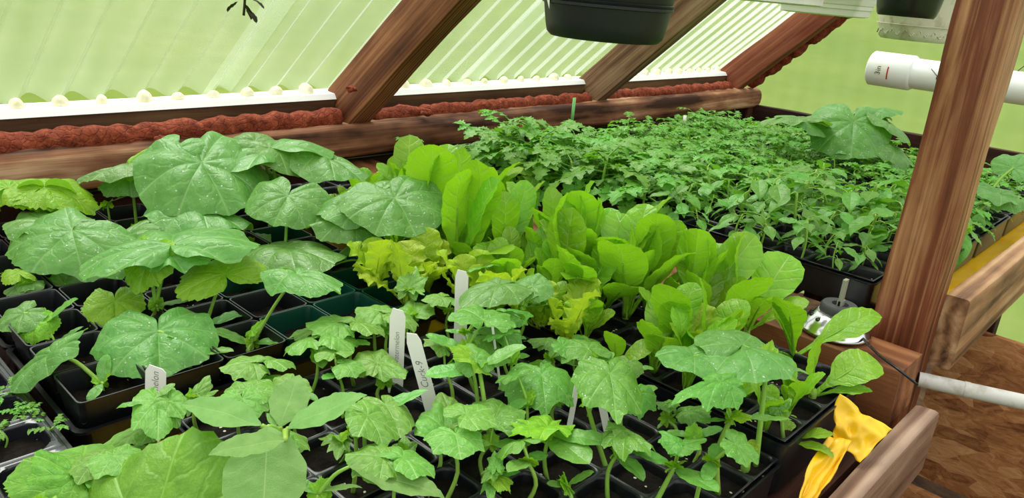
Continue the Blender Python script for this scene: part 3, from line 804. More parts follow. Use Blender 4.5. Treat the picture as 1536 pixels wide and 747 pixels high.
def box_planter(c, wx, wy, flare, h, mat, label):
    o = tag(empty('square_planter', c), label, 'planter')
    R = lambda d, z: rrect(0, 0, wx + d, wy + d, .012, z)
    MB().loft([R(-.02, 0), R(0, .003), R(0, .016), R(.006, .018), R(.006, .026), R(.010, .028), R(flare, h), R(flare + .03, h), R(flare + .03, h + .015), R(flare - .006, h + .015), R(.0, .03)], True, True).build('planter_body', MAT[mat], o, sharp=30)
    MB().add(R(flare - .02, h - .02), [tuple(range(16))]).build('potting_soil', MAT['soil'], o)
    for sx in (-1, 1):
        for sy in (-1, 1): wire_to(o, (sx * (wx + flare) * .5, sy * (wy + flare) * .5, h), (0, 0, h + .4))
    return o
box_planter(V((1.55, .758, Z(.008))), .10, .20, .055, .16, 'white', 'white square hanging planter in front of the other white planter')
box_planter(V((1.95, .800, Z(.026))), .10, .19, .06, .16, 'white', 'off-white square hanging planter half hidden behind the first white planter')

# big white growing pipe
def big_pipe():
    a = V((3.28, 1.11, Z(.225))); o = tag(empty('white_pipe', a), 'thick white plastic pipe with end cap hanging before the end wall', 'pipe')
    dr = V((-.02, -1, .0)).normalized()
    MB().tube([V((0, 0, 0)) + dr * .10, dr * 2.2], .057, 40, True, False).build('pipe_tube', MAT['pvc'], o, sharp=50)
    mb = MB(); n1 = V((0, 0, 1)); n2 = dr.cross(n1)
    rings = []
    for s, r in ((0, .045), (.0, .060), (.006, .066), (.155, .066), (.162, .062), (.165, .057)):
        rings.append([dr * s + r * (math.cos(2 * PI * k / 40) * n1 + math.sin(2 * PI * k / 40) * n2) for k in range(40)])
    mb.loft(rings, True, False).build('end_cap', MAT['pvc'], o, sharp=40)
    side = (V((-1, 0, 0)) - V((-1, 0, 0)).dot(dr) * dr).normalized()
    for s in (.27,):
        for z, nm in ((.0, 'drilled_hole'),):
            p = dr * s + side * .0565; MB().tube([p - side * .002, p + side * .0012], .010, 14, True, False).build(nm, MAT['black'], o)
    p = dr * .27 + side * .058
    MB().tube([p, p + V((-.01, -.03, .09)), p + V((.0, -.09, .28)), p + V((.02, -.10, .75))], .0018, 6).build('hanger_wire', MAT['wire'], o)
    MB().tube([p + V((0, .004, 0)), p + V((-.012, -.045, .08)), p + V((.0, -.10, .28)), p + V((.02, -.11, .75))], .0018, 6).build('hanger_wire', MAT['wire'], o)
    MB().tube([p, p + V((-.012, .03, .03))], .0016, 6).build('hanger_wire', MAT['wire'], o)
    MB().tube([dr * .50 + V((0, 0, .055)), dr * .57 + V((0, 0, .19)), dr * .60 + V((0, 0, .6))], .0018, 6).build('hanger_wire', MAT['wire'], o)
    # sticker on the cap
    vs = []
    for k in range(7):
        a_ = math.radians(-28 + 46 * k / 6)
        for s in (.035, .085): vs.append(dr * s + .0668 * (math.cos(a_) * side + math.sin(a_) * V((0, 0, 1))))
    st_ = MB().add(vs, [(2 * k, 2 * k + 1, 2 * k + 3, 2 * k + 2) for k in range(6)]).build('size_sticker', MAT['tagwhite'], o)
    for s in (.084,):
        vs = [dr * (s + ds) + .0673 * (math.cos(math.radians(a_)) * side + math.sin(math.radians(a_)) * V((0, 0, 1))) for a_ in range(-28, 19, 6) for ds in (0, .005)]
        MB().add(vs, [(2 * k, 2 * k + 1, 2 * k + 3, 2 * k + 2) for k in range(7)]).build('sticker_stripe', MAT['red'], o)
    c = dr * .052 + side * .069
    text('3in', .028, 'sticker_lettering', 'black', o, c + V((0, 0, -.018)), V((0, 0, 1)), side)
    return o

def text(body, size, name, mat, parent, loc, xdir, ndir, shear=0., thick=0.):
    cu = bpy.data.curves.new(name, 'FONT'); cu.body = body; cu.size = size; cu.align_x = 'LEFT'; cu.align_y = 'CENTER'; cu.shear = shear; cu.offset = thick; cu.resolution_u = 3
    tmp = bpy.data.objects.new(name + '_tmp', cu); C.objects.link(tmp); bpy.context.view_layer.update()
    me = bpy.data.meshes.new_from_object(tmp.evaluated_get(bpy.context.evaluated_depsgraph_get())); me.name = name
    bpy.data.objects.remove(tmp); bpy.data.curves.remove(cu)
    me.materials.clear(); me.materials.append(MAT[mat])
    x = V(xdir).normalized(); n = V(ndir); n = (n - n.dot(x) * x).normalized(); y = n.cross(x)
    m = Matrix((x, y, n)).transposed().to_4x4(); m.translation = loc
    o = link(name, me, parent, m); return o
big_pipe()

# dark trailing sprig hanging into view at the top
sp = tag(empty('trailing_sprig', (.375, .70, 1.444)), 'dark trailing sprig with small oval leaves hanging from above', 'sprig')
MB().tube([(0, 0, .0), (.004, .004, .03), (-.004, 0, .12), (0, 0, .5)], .0012, 6).build('stem', MAT['drystem'], sp)
LM['dry'] = [strap_leaf('cot', 50 + i, width=.55, curl=.3, fold=.2, nu=8).mesh('sprig_leaf', MAT['drystem']) for i in range(2)]
for (dx, dy, dz, a) in ((.004, .0, .004, -80), (.006, -.012, .02, 200), (-.01, .012, .02, 150), (-.004, -.022, .018, 250), (.0, .024, .022, 100), (.01, -.01, .01, 300), (-.012, .0, .026, 30), (.004, .02, .014, 60), (.0, .03, .026, 0), (.002, -.03, .024, 0), (.0, .036, .034, 0), (.004, -.006, .0, 0), (-.006, .008, .006, 0), (.0, -.038, .032, 0), (.006, .014, .030, 0), (-.002, -.016, .034, 0)):
    A = V((dx * .5, dy * .5, dz + .006)); T = A + V((dx * 1.2, dy * 1.2, -.008))
    if T == A: continue
    kid(sp, link('leaf', random.choice(LM['dry']), sp, leaf_mw(A, A + (T - A).normalized() * .015, 1.25)))
sp2 = tag(empty('trailing_sprig', (.375, .765, 1.470)), 'tiny dark sprig tip hanging beside the larger dark sprig', 'sprig')
MB().tube([(0, 0, 0), (.002, .0, .05), (0, -.04, .5)], .001, 6).build('stem', MAT['drystem'], sp2)
for k in range(4):
    a = k * 1.7; A = V((0, 0, .004 + .006 * k)); kid(sp2, link('leaf', LM['dry'][0], sp2, leaf_mw(A, A + V((math.cos(a), math.sin(a), -.3)) * .012)))

# world and lamps
w = bpy.data.worlds.new('overcast'); scn.world = w; w.use_nodes = True; nt = w.node_tree; nt.nodes.clear()
wo = nt.nodes.new('ShaderNodeOutputWorld'); bg = nt.nodes.new('ShaderNodeBackground'); tc = nt.nodes.new('ShaderNodeTexCoord'); sx = nt.nodes.new('ShaderNodeSeparateXYZ'); cr = nt.nodes.new('ShaderNodeValToRGB')
nt.links.new(tc.outputs['Generated'], sx.inputs[0]); nt.links.new(sx.outputs[2], cr.inputs[0]); nt.links.new(cr.outputs[0], bg.inputs[0]); nt.links.new(bg.outputs[0], wo.inputs[0])
cr.color_ramp.elements[0].position = 0; cr.color_ramp.elements[0].color = (.52, .55, .56, 1); cr.color_ramp.elements[1].position = .8; cr.color_ramp.elements[1].color = (1, 1, 1, 1)
bg.inputs[1].default_value = 1.9
sl = bpy.data.lights.new('sun', 'SUN'); sl.energy = 4.2; sl.angle = math.radians(35); sl.color = (1, .98, .94)
so = bpy.data.objects.new('sun', sl); C.objects.link(so); so.rotation_euler = V((.15, .75, 1.2)).to_track_quat('Z', 'Y').to_euler()
vs_ = scn.view_settings; vs_.view_transform = 'Standard'; vs_.look = 'None'; vs_.gamma = 1; vs_.use_curve_mapping = False; vs_.exposure = -0.12
# ================================================================== TRAYS AND POTS
def cell_tray(x0, y0, nx, ny, px_, py_, zr, depth, mat, label, group=None, rad=.012, gap=.006, soil=.014, name='seed_tray'):
    W, D = nx * px_, ny * py_; o = tag(empty(name, (x0 + W / 2, y0 + D / 2, zr - depth)), label, 'seed tray', group)
    b = MB(); cx0, cy0 = -W / 2, -D / 2
    for i in range(nx):
        for j in range(ny):
            cx, cy = cx0 + (i + .5) * px_, cy0 + (j + .5) * py_
            sq = rrect(cx, cy, px_, py_, .0001, depth, 3)
            mid = rrect(cx, cy, px_ - gap * .5, py_ - gap * .5, rad * .5, depth + .0015, 3)
            a1 = rrect(cx, cy, px_ - gap, py_ - gap, rad, depth, 3)
            a2 = rrect(cx, cy, px_ - gap - .002, py_ - gap - .002, rad, depth - .004, 3)
            a3 = rrect(cx, cy, px_ * .72, py_ * .72, rad, .004, 3)
            b.loft([sq, mid, a1, a2, a3], False, True)
    b.build('cell_insert', MAT[mat], o, weld=.0003, sharp=60)
    R = lambda d, z: rrect(0, 0, W + d, D + d, .012, z)
    MB().loft([R(.000, .001), R(.004, depth - .008), R(.012, depth - .006), R(.012, depth - .003), R(.004, depth - .004), R(-.001, depth - .010), R(-.004, .003)], True, True).build('tray_shell', MAT['black'], o, sharp=50)
    n, m_ = nx * 6, ny * 6
    vs = [((-W / 2 + .004) + (W - .008) * i / n, (-D / 2 + .004) + (D - .008) * j / m_, depth - soil + .004 * noise.noise(V((i * .7 + x0 * 50, j * .7, y0 * 30)))) for i in range(n + 1) for j in range(m_ + 1)]
    MB().add(vs, [(i * (m_ + 1) + j, (i + 1) * (m_ + 1) + j, (i + 1) * (m_ + 1) + j + 1, i * (m_ + 1) + j + 1) for i in range(n) for j in range(m_)]).build('potting_soil', MAT['soil'], o)
    return o
ZB, ZF = Z(.624), Z(.526)
CP = .0672
cell_tray(.352, .302, 8, 4, CP, CP, ZB + .062, .06, 'black', 'black cell tray of cucumber seedlings lying along the yellow film and edge board')
cell_tray(.352, .582, 8, 4, CP, CP, ZB + .062, .06, 'black', 'black cell tray of cucumber and melon seedlings behind the tray along the edge board')
cell_tray(-.205, .515, 8, 4, CP, CP, ZB + .062, .06, 'black', 'black cell tray under the large felted leaves at the bench corner')
cell_tray(-.02, .80, 3, 5, .0835, .0835, ZB + .062, .06, 'blackshine', 'shiny black wide celled tray with tiny ferny seedlings', rad=.02, gap=.014, soil=.02)
for y0, ny, lb in ((.302, 8, 'deep black cell tray of lettuce ending at the crumpled yellow film'), (.848, 8, 'deep black cell tray of lettuce midway along the cross beam'), (1.394, 4, 'short black cell tray of lettuce up against the log')):
    cell_tray(.898, y0, 4, ny, CP, CP, ZB + .085, .083, 'black', lb)
k = 0
for i in range(5):
    x0 = 1.412 + .282 * i
    for y0, ny in ((.388 if i == 0 else .345, 8), (.935, 8)):
        cell_tray(x0, y0, 4, ny, .068, CP, ZF + .062, .06, 'black', 'black cell tray packed with tomato seedlings on the far bench', 'tomato seedling trays on the far bench', rad=.008)
# flats and square pots under the squash
PP = .0955; X0P, Y0P = .255, .908
for j in range(3):
    y0 = Y0P - .003 + j * 3 * PP * .985; nr_ = 3 if j < 2 else 2
    o = tag(empty('tray', (X0P + 3 * PP, y0 + nr_ / 2 * PP * .985, ZB + .001)), ('flat black tray of square pots nearest the cell trays', 'flat black tray of square pots, second row from the log', 'flat black tray of square pots close under the log')[j], 'tray')
    w_, d_ = 6 * PP + .006, nr_ * PP * .985 - .003
    R = lambda d, z: rrect(0, 0, w_ + d, d_ + d, .014, z)
    MB().loft([R(-.02, 0), R(-.004, .05), R(.008, .052), R(.008, .056), R(-.005, .056), R(-.022, .003)], True, True).build('tray_shell', MAT['black'], o, sharp=50)
def pot_meshes(mat):
    s = .0925; R = lambda w, z, r=.008: rrect(0, 0, w, w, r, z)
    a = MB().loft([R(s * .76, 0), R(s * .92, .062), R(s * .95, .064), R(s * .985, .082), R(s, .083), R(s, .086), R(s * .96, .086), R(s * .935, .082), R(s * .90, .062), R(s * .76, .004)], True, True).mesh('pot_body', MAT[mat])
    a.set_sharp_from_angle(angle=math.radians(40)); return a
def soil_mesh(seed):
    n = 12; s = .083
    vs = [(-s / 2 + s * i / n, -s / 2 + s * j / n,   .053 + .006 * noise.noise(V((i * .5 + seed * 7, j * .5, seed)))) for i in range(n + 1) for j in range(n + 1)]
    return MB().add(vs, [(i * (n + 1) + j, (i + 1) * (n + 1) + j, (i + 1) * (n + 1) + j + 1, i * (n + 1) + j + 1) for i in range(n) for j in range(n)]).mesh('potting_soil', MAT['soil'])
PM = {m: pot_meshes(m) for m in ('black', 'green')}; SM = [soil_mesh(i) for i in range(4)]
GREEN = {(3, 0), (4, 0), (3, 2), (4, 1), (5, 0), (4, 3), (5, 2), (5, 4), (3, 4), (5, 1), (4, 2)}
SHIFT = {}
for i in range(6):
    for j in range(8):
        m = 'green' if (i, j) in GREEN else 'black'
        o = tag(empty('square_pot', (X0P + (i + .5) * PP, Y0P + (j + .5) * PP * .985, ZB + .0085)),
                'square %s plastic nursery pot of dark soil among the squash seedlings' % ('dark green' if m == 'green' else 'black'), 'pot', 'square %s nursery pots' % m)
        o.rotation_euler.z = random.choice((0, PI / 2, PI))
        link('pot_body', PM[m], o); link('potting_soil', SM[(i + j * 3) % 4], o)

# ================================================================== PLANTS BY HAND
random.seed(21)
FW = V((-E.z, -H.z, 0)).normalized()      # level forward direction of the view
def hand(label, base, top, leaves, cat='seedling', name='squash_seedling', r=.003, group=None, pr=.0022, bud=True, snap=False):
    """base (px, py, h); top (px, py) in the upright plane through the base; leaves (set, ax, ay, da, tx, ty, dt, w, roll): da, dt in cm beyond that plane."""
    B = at(*base); D = B.dot(FW)
    if snap and B.x > .2:
        i = min(5, max(0, int((B.x - X0P) / PP))); j = min(7, max(0, int((B.y - Y0P) / (PP * .985))))
        cx, cy = X0P + (i + .5) * PP, Y0P + (j + .5) * PP * .985
        B.x = cx + max(-.022, min(.022, B.x - cx)); B.y = cy + max(-.004, min(.026, B.y - cy)); D = B.dot(FW)
    def pt(px, py, d=0):
        q = ray(px, py); return q * ((D + d / 100) / q.dot(FW)) + V((0, 0, CAMZ))
    P = Plant(name, B, label, cat, group)
    P.stem(pt(*top), r)
    if bud: P.bud(.008)
    for lf in leaves:
        key, ax, ay, da, tx, ty, dt = lf[:7]; w_ = lf[7] if len(lf) > 7 else 1; roll = lf[8] if len(lf) > 8 else 0
        A, T = pt(ax, ay, da), pt(tx, ty, dt)
        cot = key == 'cot'
        P.leaf(key, A, T, w_ * ((.86 if key in ('squash', 'round', 'bright', 'deep') else .60) if key in ('squash', 'round', 'bright', 'cuke', 'ycuke', 'melon', 'lobed') else 1), roll + random.uniform(-10, 10), 'cotyledon' if cot else 'leaf')
        if (A - P.top).length > .006: P.petiole(A, r=pr if not cot else pr * .8)
    return P
hs = .564
USED = []
def sq(label, base, top, leaves, **kw):
    return hand(label, (*base, hs), top, leaves, snap=True, pr=.0026, r=.0036, name='squash_seedling', **kw)
sq('squash seedling with the largest dewy rounded leaf close under the log', (258, 374), (256, 345), [
    ('round', 303, 243, 0, 347, 313, -9, 1.0), ('round', 300, 236, 3, 268, 207, 10, 1.0), ('round', 262, 226, 1, 236, 268, -5, .9), ('round', 295, 313, -5, 370, 330, -9, .85)])
sq('squash seedling with a long petiole and a folded leaf lying against the log', (244, 354), (242, 334), [('squash', 193, 249, -1, 110, 261, -5, .75), ('bright', 193, 247, 0, 227, 212, 3, .7)])
sq('squash seedling with one thin flat leaf on an upright stalk by the log', (206, 354), (205, 340), [('squash', 197, 268, 0, 141, 273, -2, .8), ('cot', 204, 345, 0, 180, 352, -2, .9), ('cot', 206, 345, 0, 226, 336, 2, .9)])
sq('small seedling with two leaves in a flat V beside the dark wall', (168, 356), (161, 308), [('young', 160, 308, 0, 131, 319, -1, .6) if 0 else ('cot', 160, 308, 0, 131, 319, -1, 1.0), ('cot', 163, 305, 0, 193, 289, 1, 1.0)], r=None) if 0 else None
hand('small seedling with two leaves in a flat V beside the dark wall', (168, 356, hs), (161, 308), [('cot', 160, 308, 0, 131, 319, -1, 1.0), ('cot', 163, 305, 0, 193, 289, 1, 1.0)], r=.0022)
sq('squash seedling with glowing leaves leaning towards the photo edge under the log', (138, 384), (128, 345), [('bright', 64, 282, -2, 92, 252, 6, 1.2), ('bright', 66, 282, -2, 12, 292, -8, .9), ('squash', 68, 283, -1, 74, 309, 1, 1.3)])
sq('squash seedling whose bright cupped leaf shows its lit underside by the log', (-14, 372), (-10, 315), [('bright', 14, 282, 0, 52, 258, 7, 1.1), ('bright', 12, 283, 0, 22, 306, -2, 1.0)])
sq('squash seedling with a broad grey green leaf spread over the black pots', (196, 428), (186, 408), [('squash', 108, 346, -3, 40, 392, -11, 1.6), ('squash', 190, 356, 2, 128, 404, -3, .8), ('squash', 78, 334, 3, 38, 316, 7, 1.0)])
sq('squash seedling with a tall flat leaf and a lime leaf hanging below it', (229, 484), (234, 458), [('squash', 257, 367, 0, 262, 329, 9, 1.55), ('bright', 222, 387, -1, 203, 438, -4, 1.0), ('cot', 236, 460, -1, 288, 447, -1, .8), ('squash', 250, 378, 0, 312, 388, -2, .7)])
sq('squash seedling with one toothed leaf on a tall thin stalk above a green pot', (309, 494), (309, 487), [('bright', 337, 411, 0, 316, 378, 3, 1.7), ('cot', 306, 487, 0, 252, 473, -1, .9), ('cot', 312, 487, 0, 366, 463, 1, 1.0)])
sq('squash seedling with a slender arching stalk and a thin drooping leaf', (378, 528), (379, 515), [('squash', 446, 411, 0, 512, 424, -4, .62), ('cot', 376, 516, 0, 319, 493, -2, .9), ('cot', 382, 516, 0, 433, 506, 0, .9), ('ycuke', 379, 497, 0, 396, 479, 1, .8)])
sq('small squash seedling with one crinkled lime leaf among black pots', (188, 507), (184, 470), [('bright', 172, 452, 0, 174, 488, -4, 1.05)])
sq('squash seedling with a round drooping leaf shading a white plant label', (290, 552), (262, 512), [('squash', 237, 497, 0, 240, 560, -7, 1.15), ('cot', 292, 530, 0, 350, 524, 0, .9)], )
sq('squash seedling leaning over the shiny tray with one long stalked leaf', (153, 585), (152, 576), [('round', 78, 531, 0, 4, 574, -2, .62), ('cot', 153, 574, 0, 158, 530, 2, .95), ('cot', 154, 576, -1, 131, 599, -4, 1.0)])
sq('squash seedling with crowded notched leaves at the edge of the pot tray', (68, 510), (60, 480), [('squash', 36, 470, 0, -4, 492, -3, 1.1), ('bright', 52, 482, -1, 45, 512, -4, 1.0), ('cot', 64, 486, 0, 114, 446, 1, .95), ('cot', 84, 516, -2, 124, 488, 1, .7)])
sq('squash seedling under the log whose leaf shows a glowing underside', (424, 352), (420, 310), [('round', 403, 222, -2, 362, 206, 8, 1.1), ('round', 405, 222, -2, 470, 226, 4, 1.0), ('squash', 396, 262, 0, 360, 234, 3, .9), ('round', 383, 212, 2, 384, 190, 7, 1.0)])
sq('squash seedling with a dewy heart shaped leaf above green pots', (426, 405), (428, 375), [('round', 432, 293, 1, 408, 334, -6, 1.15), ('squash', 410, 398, -3, 386, 400, -4, .8), ('cot', 430, 392, 0, 392, 372, 1, .9), ('cot', 432, 388, 0, 462, 384, 0, .9)])
sq('squash seedling with a smooth blue green leaf draped in front of the log', (444, 352), (446, 320), [('round', 488, 236, 0, 550, 260, -5, .85), ('bright', 480, 245, 1, 492, 262, 2, .8)])
sq('squash seedling with the broad dewy leaf beside the first lettuces', (558, 408), (557, 398), [('round', 592, 297, 0, 626, 343, -7, 1.2), ('round', 568, 288, 2, 480, 304, -3, .75), ('squash', 530, 332, -1, 456, 324, -4, .75), ('cot', 500, 398, -3, 535, 360, 0, .8)])
sq('squash seedling with a rounded leaf hanging over dark green pots', (448, 414), (440, 402), [('round', 431, 371, -1, 497, 376, -6, .95), ('cot', 438, 402, 0, 388, 402, -2, .9), ('cot', 430, 372, 0, 384, 376, 2, .7)])
sq('small squash seedling with a pale cupped leaf between green pots', (373, 372), (373, 362), [('squash', 374, 366, 0, 402, 346, 3, .9), ('cot', 372, 364, 0, 354, 348, 1, .9), ('cot', 374, 364, 0, 396, 370, -1, .9)])
sq('small squash seedling with dark rounded seed leaves behind the broad grey leaf', (105, 455), (104, 438), [('cot', 103, 438, 0, 72, 428, 1, 1.0), ('cot', 105, 438, 0, 128, 452, -2, 1.0), ('squash', 96, 425, 0, 84, 408, 2, 1)])
sq('small squash seedling with dull notched leaves below the broad grey leaf', (40, 455), (38, 430), [('squash', 34, 428, 0, 2, 436, -1, .9), ('squash', 40, 426, 0, 70, 420, 2, .8), ('bright', 28, 410, 0, 14, 396, 2, .8)])
sq('low squash seedling with flat seed leaves in a pot by the yellow film', (12, 440), (14, 420), [('squash', 14, 420, 0, -14, 412, 1, .9), ('cot', 16, 420, 0, 50, 404, 2, .8)])

# close plants along the bottom
def near(label, base, top, leaves, **kw):
    return hand(label, base, top, leaves, **kw)
near('closest squash seedling, its huge bright leaf cut off by the photo bottom', (300, 800, .553), (288, 760), [('deep', 222, 815, -5, 262, 642, 2, 1.0, 0)], pr=.003)
near('squash seedling with a wide toothed leaf leaning over the shiny tray', (92, 764, .553), (98, 744), [('deep', 117, 716, 0, 128, 662, 4, 1.6), ('deep', 116, 716, 0, 56, 672, 1, .7), ('deep', 118, 716, 0, 146, 742, -2, .9), ('bright', 80, 752, -3, 62, 742, -4, 1)], pr=.003)
near('large felted seedling with broad oblong grey green leaves at the photo bottom', (438, 775, .553), (428, 676), [
    ('sage', 392, 638, 0, 270, 596, 2, .9), ('sage', 428, 660, -8, 312, 672, -11, .95), ('sage', 402, 640, -4, 392, 800, -13, 1.45), ('sage', 420, 640, 0, 448, 558, 5, 1.35), ('sage', 432, 642, -1, 546, 584, 1, .95), ('sage', 415, 640, 0, 400, 618, 1, .9)], r=.004, name='felted_seedling', pr=.003)
near('felted seedling with one long oblong leaf pointing along the photo bottom', (470, 790, .56), (478, 742), [('sage', 524, 700, 1, 672, 733, 0, .85), ('sage', 482, 738, 0, 540, 722, -1, .5), ('cot', 480, 742, 0, 440, 716, 1, .9)], name='felted_seedling', r=.0034)
near('melon seedling with pale veined leaves beside the upright white label', (232, 700, .565), (230, 668), [('melon', 214, 642, 0, 150, 656, -2, 1.0), ('melon', 237, 602, 1, 238, 648, -4, 1.0), ('sage', 226, 672, 0, 158, 678, -1, .7), ('melon', 256, 602, 1, 275, 628, -1, 1.0), ('cot', 214, 606, 0, 172, 606, 0, .8), ('cot', 234, 596, 1, 262, 574, 3, 1.0)], name='melon_seedling', r=.0026)
near('small melon seedling with a curled pale leaf behind the felted leaves', (296, 640, .565), (294, 600), [('melon', 296, 590, 0, 312, 562, 2, .9), ('melon', 294, 600, 0, 322, 582, 0, .7), ('cot', 292, 605, 0, 280, 625, -1, .9)], name='melon_seedling', r=.0022)

def cu(label, base, top, leaves, **kw):
    kw.setdefault('name', 'cucumber_seedling')
    return hand(label, (*base, .572), top, leaves, r=kw.pop('r', .0026), pr=.0016, **kw)
def me_(label, base, top, leaves, **kw): return cu(label, base, top, leaves, name='melon_seedling', **kw)
cu('tall cucumber seedling with arching seed leaves on a bare thick stem', (739, 670), (719, 553), [('ycuke', 716, 545, 0, 672, 516, 0, .8), ('cot', 713, 553, 0, 637, 560, -2, .95), ('cot', 722, 551, 0, 784, 510, 1, .9), ('cuke', 714, 540, 0, 700, 508, 3, 1.4)], r=.003)
cu('cucumber seedling with a flat dewy leaf beside the slim edge on label', (719, 616), (699, 527), [('cuke', 726, 480, 0, 727, 455, 5, 1.75), ('cot', 698, 527, 0, 640, 498, 1, .9), ('cot', 700, 527, 0, 726, 540, -2, .9)])
me_('melon seedling with a curled shoot beside the leaning white label', (679, 606), (668, 557), [('ycuke', 670, 548, 0, 682, 536, 0, .9), ('cot', 668, 556, 0, 690, 552, -1, .6), ('melon', 665, 520, 0, 640, 500, 2, 1.1)])
me_('melon seedling with a broad pale veined leaf in front of the leaning label', (551, 684), (553, 624), [('melon', 577, 607, 0, 604, 640, -5, 1.15), ('melon', 553, 622, 0, 520, 600, 2, 1.0), ('cot', 556, 622, 0, 640, 580, 2, .55)])
me_('melon seedling with a pale star veined leaf under the cut label', (578, 612), (577, 573), [('melon', 566, 544, 0, 552, 515, 4, 1.35), ('melon', 570, 546, 0, 606, 556, -3, .9), ('ycuke', 578, 574, 0, 592, 575, 0, .8)])
me_('melon seedling with a long stalked pale leaf just below the leaning label', (655, 706), (660, 672), [('melon', 667, 645, 0, 668, 603, 5, 1.3), ('melon', 668, 646, 0, 722, 636, -1, .8)])
me_('small melon seedling with a paddle leaf behind the star veined leaf', (683, 694), (682, 666), [('cot', 681, 666, 0, 650, 672, -1, .9), ('cot', 683, 664, 0, 726, 636, 1, .9), ('ycuke', 684, 660, 0, 694, 646, 0, .8), ('melon', 674, 616, 2, 664, 585, 5, 1.2)])
me_('melon seedling with one small maple like leaf in the middle of its cell', (604, 692), (604, 684), [('lobed', 606, 684, 0, 606, 650, 3, 1.25), ('cot', 604, 688, 0, 586, 680, 1, .7)])
me_('melon seedling with three cupped leaves right at the photo bottom', (742, 765), (744, 715), [('lobed', 744, 700, 0, 742, 674, 2, 1.1), ('lobed', 742, 706, 0, 722, 722, -2, 1.0), ('ycuke', 746, 714, 0, 766, 736, -2, 1.0), ('cot', 748, 714, 0, 780, 706, 0, 1.0), ('lobed', 738, 720, 0, 735, 745, -3, 1.0)])
me_('melon seedling with a twisted leaf pair beside the oblong felted leaf', (508, 690), (510, 662), [('lobed', 508, 660, 0, 478, 652, 1, 1.1), ('lobed', 511, 660, 0, 506, 684, -3, 1.2), ('cot', 512, 672, 0, 534, 684, -1, .9)])
me_('melon seedling with a long side stalk holding one drooping lobed leaf', (513, 552), (510, 528), [('lobed', 472, 496, 0, 426, 504, -1, 1.0), ('cot', 510, 524, 0, 512, 498, 1, 1.1), ('cot', 511, 530, 0, 512, 562, -4, .8), ('cot', 512, 528, 0, 498, 532, -2, .6)])
me_('melon seedling with rounded leaves on a thin stalk against the green pots', (563, 522), (562, 490), [('melon', 562, 484, 0, 548, 462, 2, 1.4), ('cot', 560, 508, 0, 538, 502, 0, 1.0), ('cot', 563, 506, 0, 580, 500, 0, 1.0), ('lobed', 546, 494, 1, 522, 490, 2, 1.0)])
me_('melon seedling with a pale toothed leaf beside the handwritten cut label', (622, 520), (620, 475), [('melon', 621, 470, 0, 622, 450, 4, 1.6), ('cot', 620, 505, 0, 590, 506, 0, .7)])
me_('melon seedling with a pale five fingered leaf before the lime lettuce', (614, 500), (614, 440), [('lobed', 614, 432, 0, 622, 398, 4, 1.4), ('lobed', 613, 433, 0, 588, 430, 0, 1.0), ('lobed', 614, 434, 0, 636, 436, -2, .8)])
cu('cucumber seedling with a round very dewy leaf beside the upright label', (700, 560), (700, 500), [('round', 750, 428, 0, 698, 440, -4, .9), ('round', 790, 430, 2, 752, 418, 4, .9), ('round', 798, 430, 1, 815, 410, 3, 1.2), ('cuke', 752, 470, -2, 690, 462, -2, .6), ('cot', 700, 500, 0, 668, 494, 0, .8)])
cu('cucumber seedling with a notched drooping dewy leaf before the slim label', (836, 640), (838, 600), [('cuke', 812, 562, 0, 822, 605, -6, 1.55), ('cot', 838, 600, 0, 786, 596, 0, .8), ('cot', 840, 600, 0, 878, 588, 0, .7)])
cu('cucumber seedling with a dark speckled flat leaf behind the slim label', (824, 560), (826, 532), [('cuke', 822, 510, 0, 846, 514, -2, 1.1), ('cuke', 820, 510, 0, 788, 508, -1, .8), ('cuke', 870, 512, 2, 900, 505, 3, 1.1), ('cot', 826, 535, 0, 876, 545, -1, .8), ('ycuke', 816, 545, 0, 790, 548, -1, .8)])
cu('cucumber seedling with a tall heart shaped leaf between two slim labels', (917, 710), (879, 600), [('cuke', 914, 560, 1, 930, 622, -6, 1.2), ('cot', 880, 606, 0, 908, 596, 0, .6), ('cuke', 884, 585, 1, 870, 560, 2, .8)], r=.003)
cu('cucumber seedling with a bright jagged leaf held out on one side', (824, 718), (824, 650), [('ycuke', 822, 640, 0, 768, 648, -4, 1.0), ('cot', 824, 652, 0, 884, 692, -5, 1.3), ('cot', 826, 650, 0, 922, 662, -2, .75)])
cu('low cucumber seedling with two glossy seed leaves at the photo bottom', (850, 760), (850, 730), [('cot', 848, 728, 0, 820, 724, 0, 1.2), ('cot', 852, 726, 0, 890, 706, 0, 1.2), ('ycuke', 850, 722, 0, 846, 708, 0, .8)])
cu('cucumber seedling with a bent stem and wide seed leaves in mid row', (913, 742), (928, 678), [('cuke', 938, 650, 0, 976, 662, -4, 1.1), ('cuke', 936, 646, 0, 914, 628, 2, 1.1), ('cot', 926, 680, 0, 968, 712, -4, .95), ('ycuke', 926, 678, 0, 916, 672, 0, .9)])
cu('cucumber seedling with a big glossy seed leaf next to the bare soil cells', (974, 765), (1012, 700), [('cot', 1012, 702, 0, 1078, 734, -5, .95), ('cot', 1008, 700, 0, 950, 668, 2, .95), ('cuke', 1022, 668, 0, 1056, 656, 0, 1.2), ('cuke', 1018, 664, 0, 992, 640, 2, 1.1), ('ycuke', 1014, 690, 0, 1016, 672, 0, 1.0)], r=.003)
cu('sturdy cucumber seedling with a flat silvery leaf on a straight stem', (1079, 736), (1097, 626), [('cuke', 1078, 574, 0, 1020, 576, -4, .8), ('cuke', 1080, 572, 0, 1116, 562, 2, .9), ('cot', 1094, 632, 0, 1044, 628, 0, .6), ('cot', 1100, 630, 0, 1188, 624, -1, .45), ('ycuke', 1104, 622, 0, 1128, 630, -2, 1.0)], r=.0034)
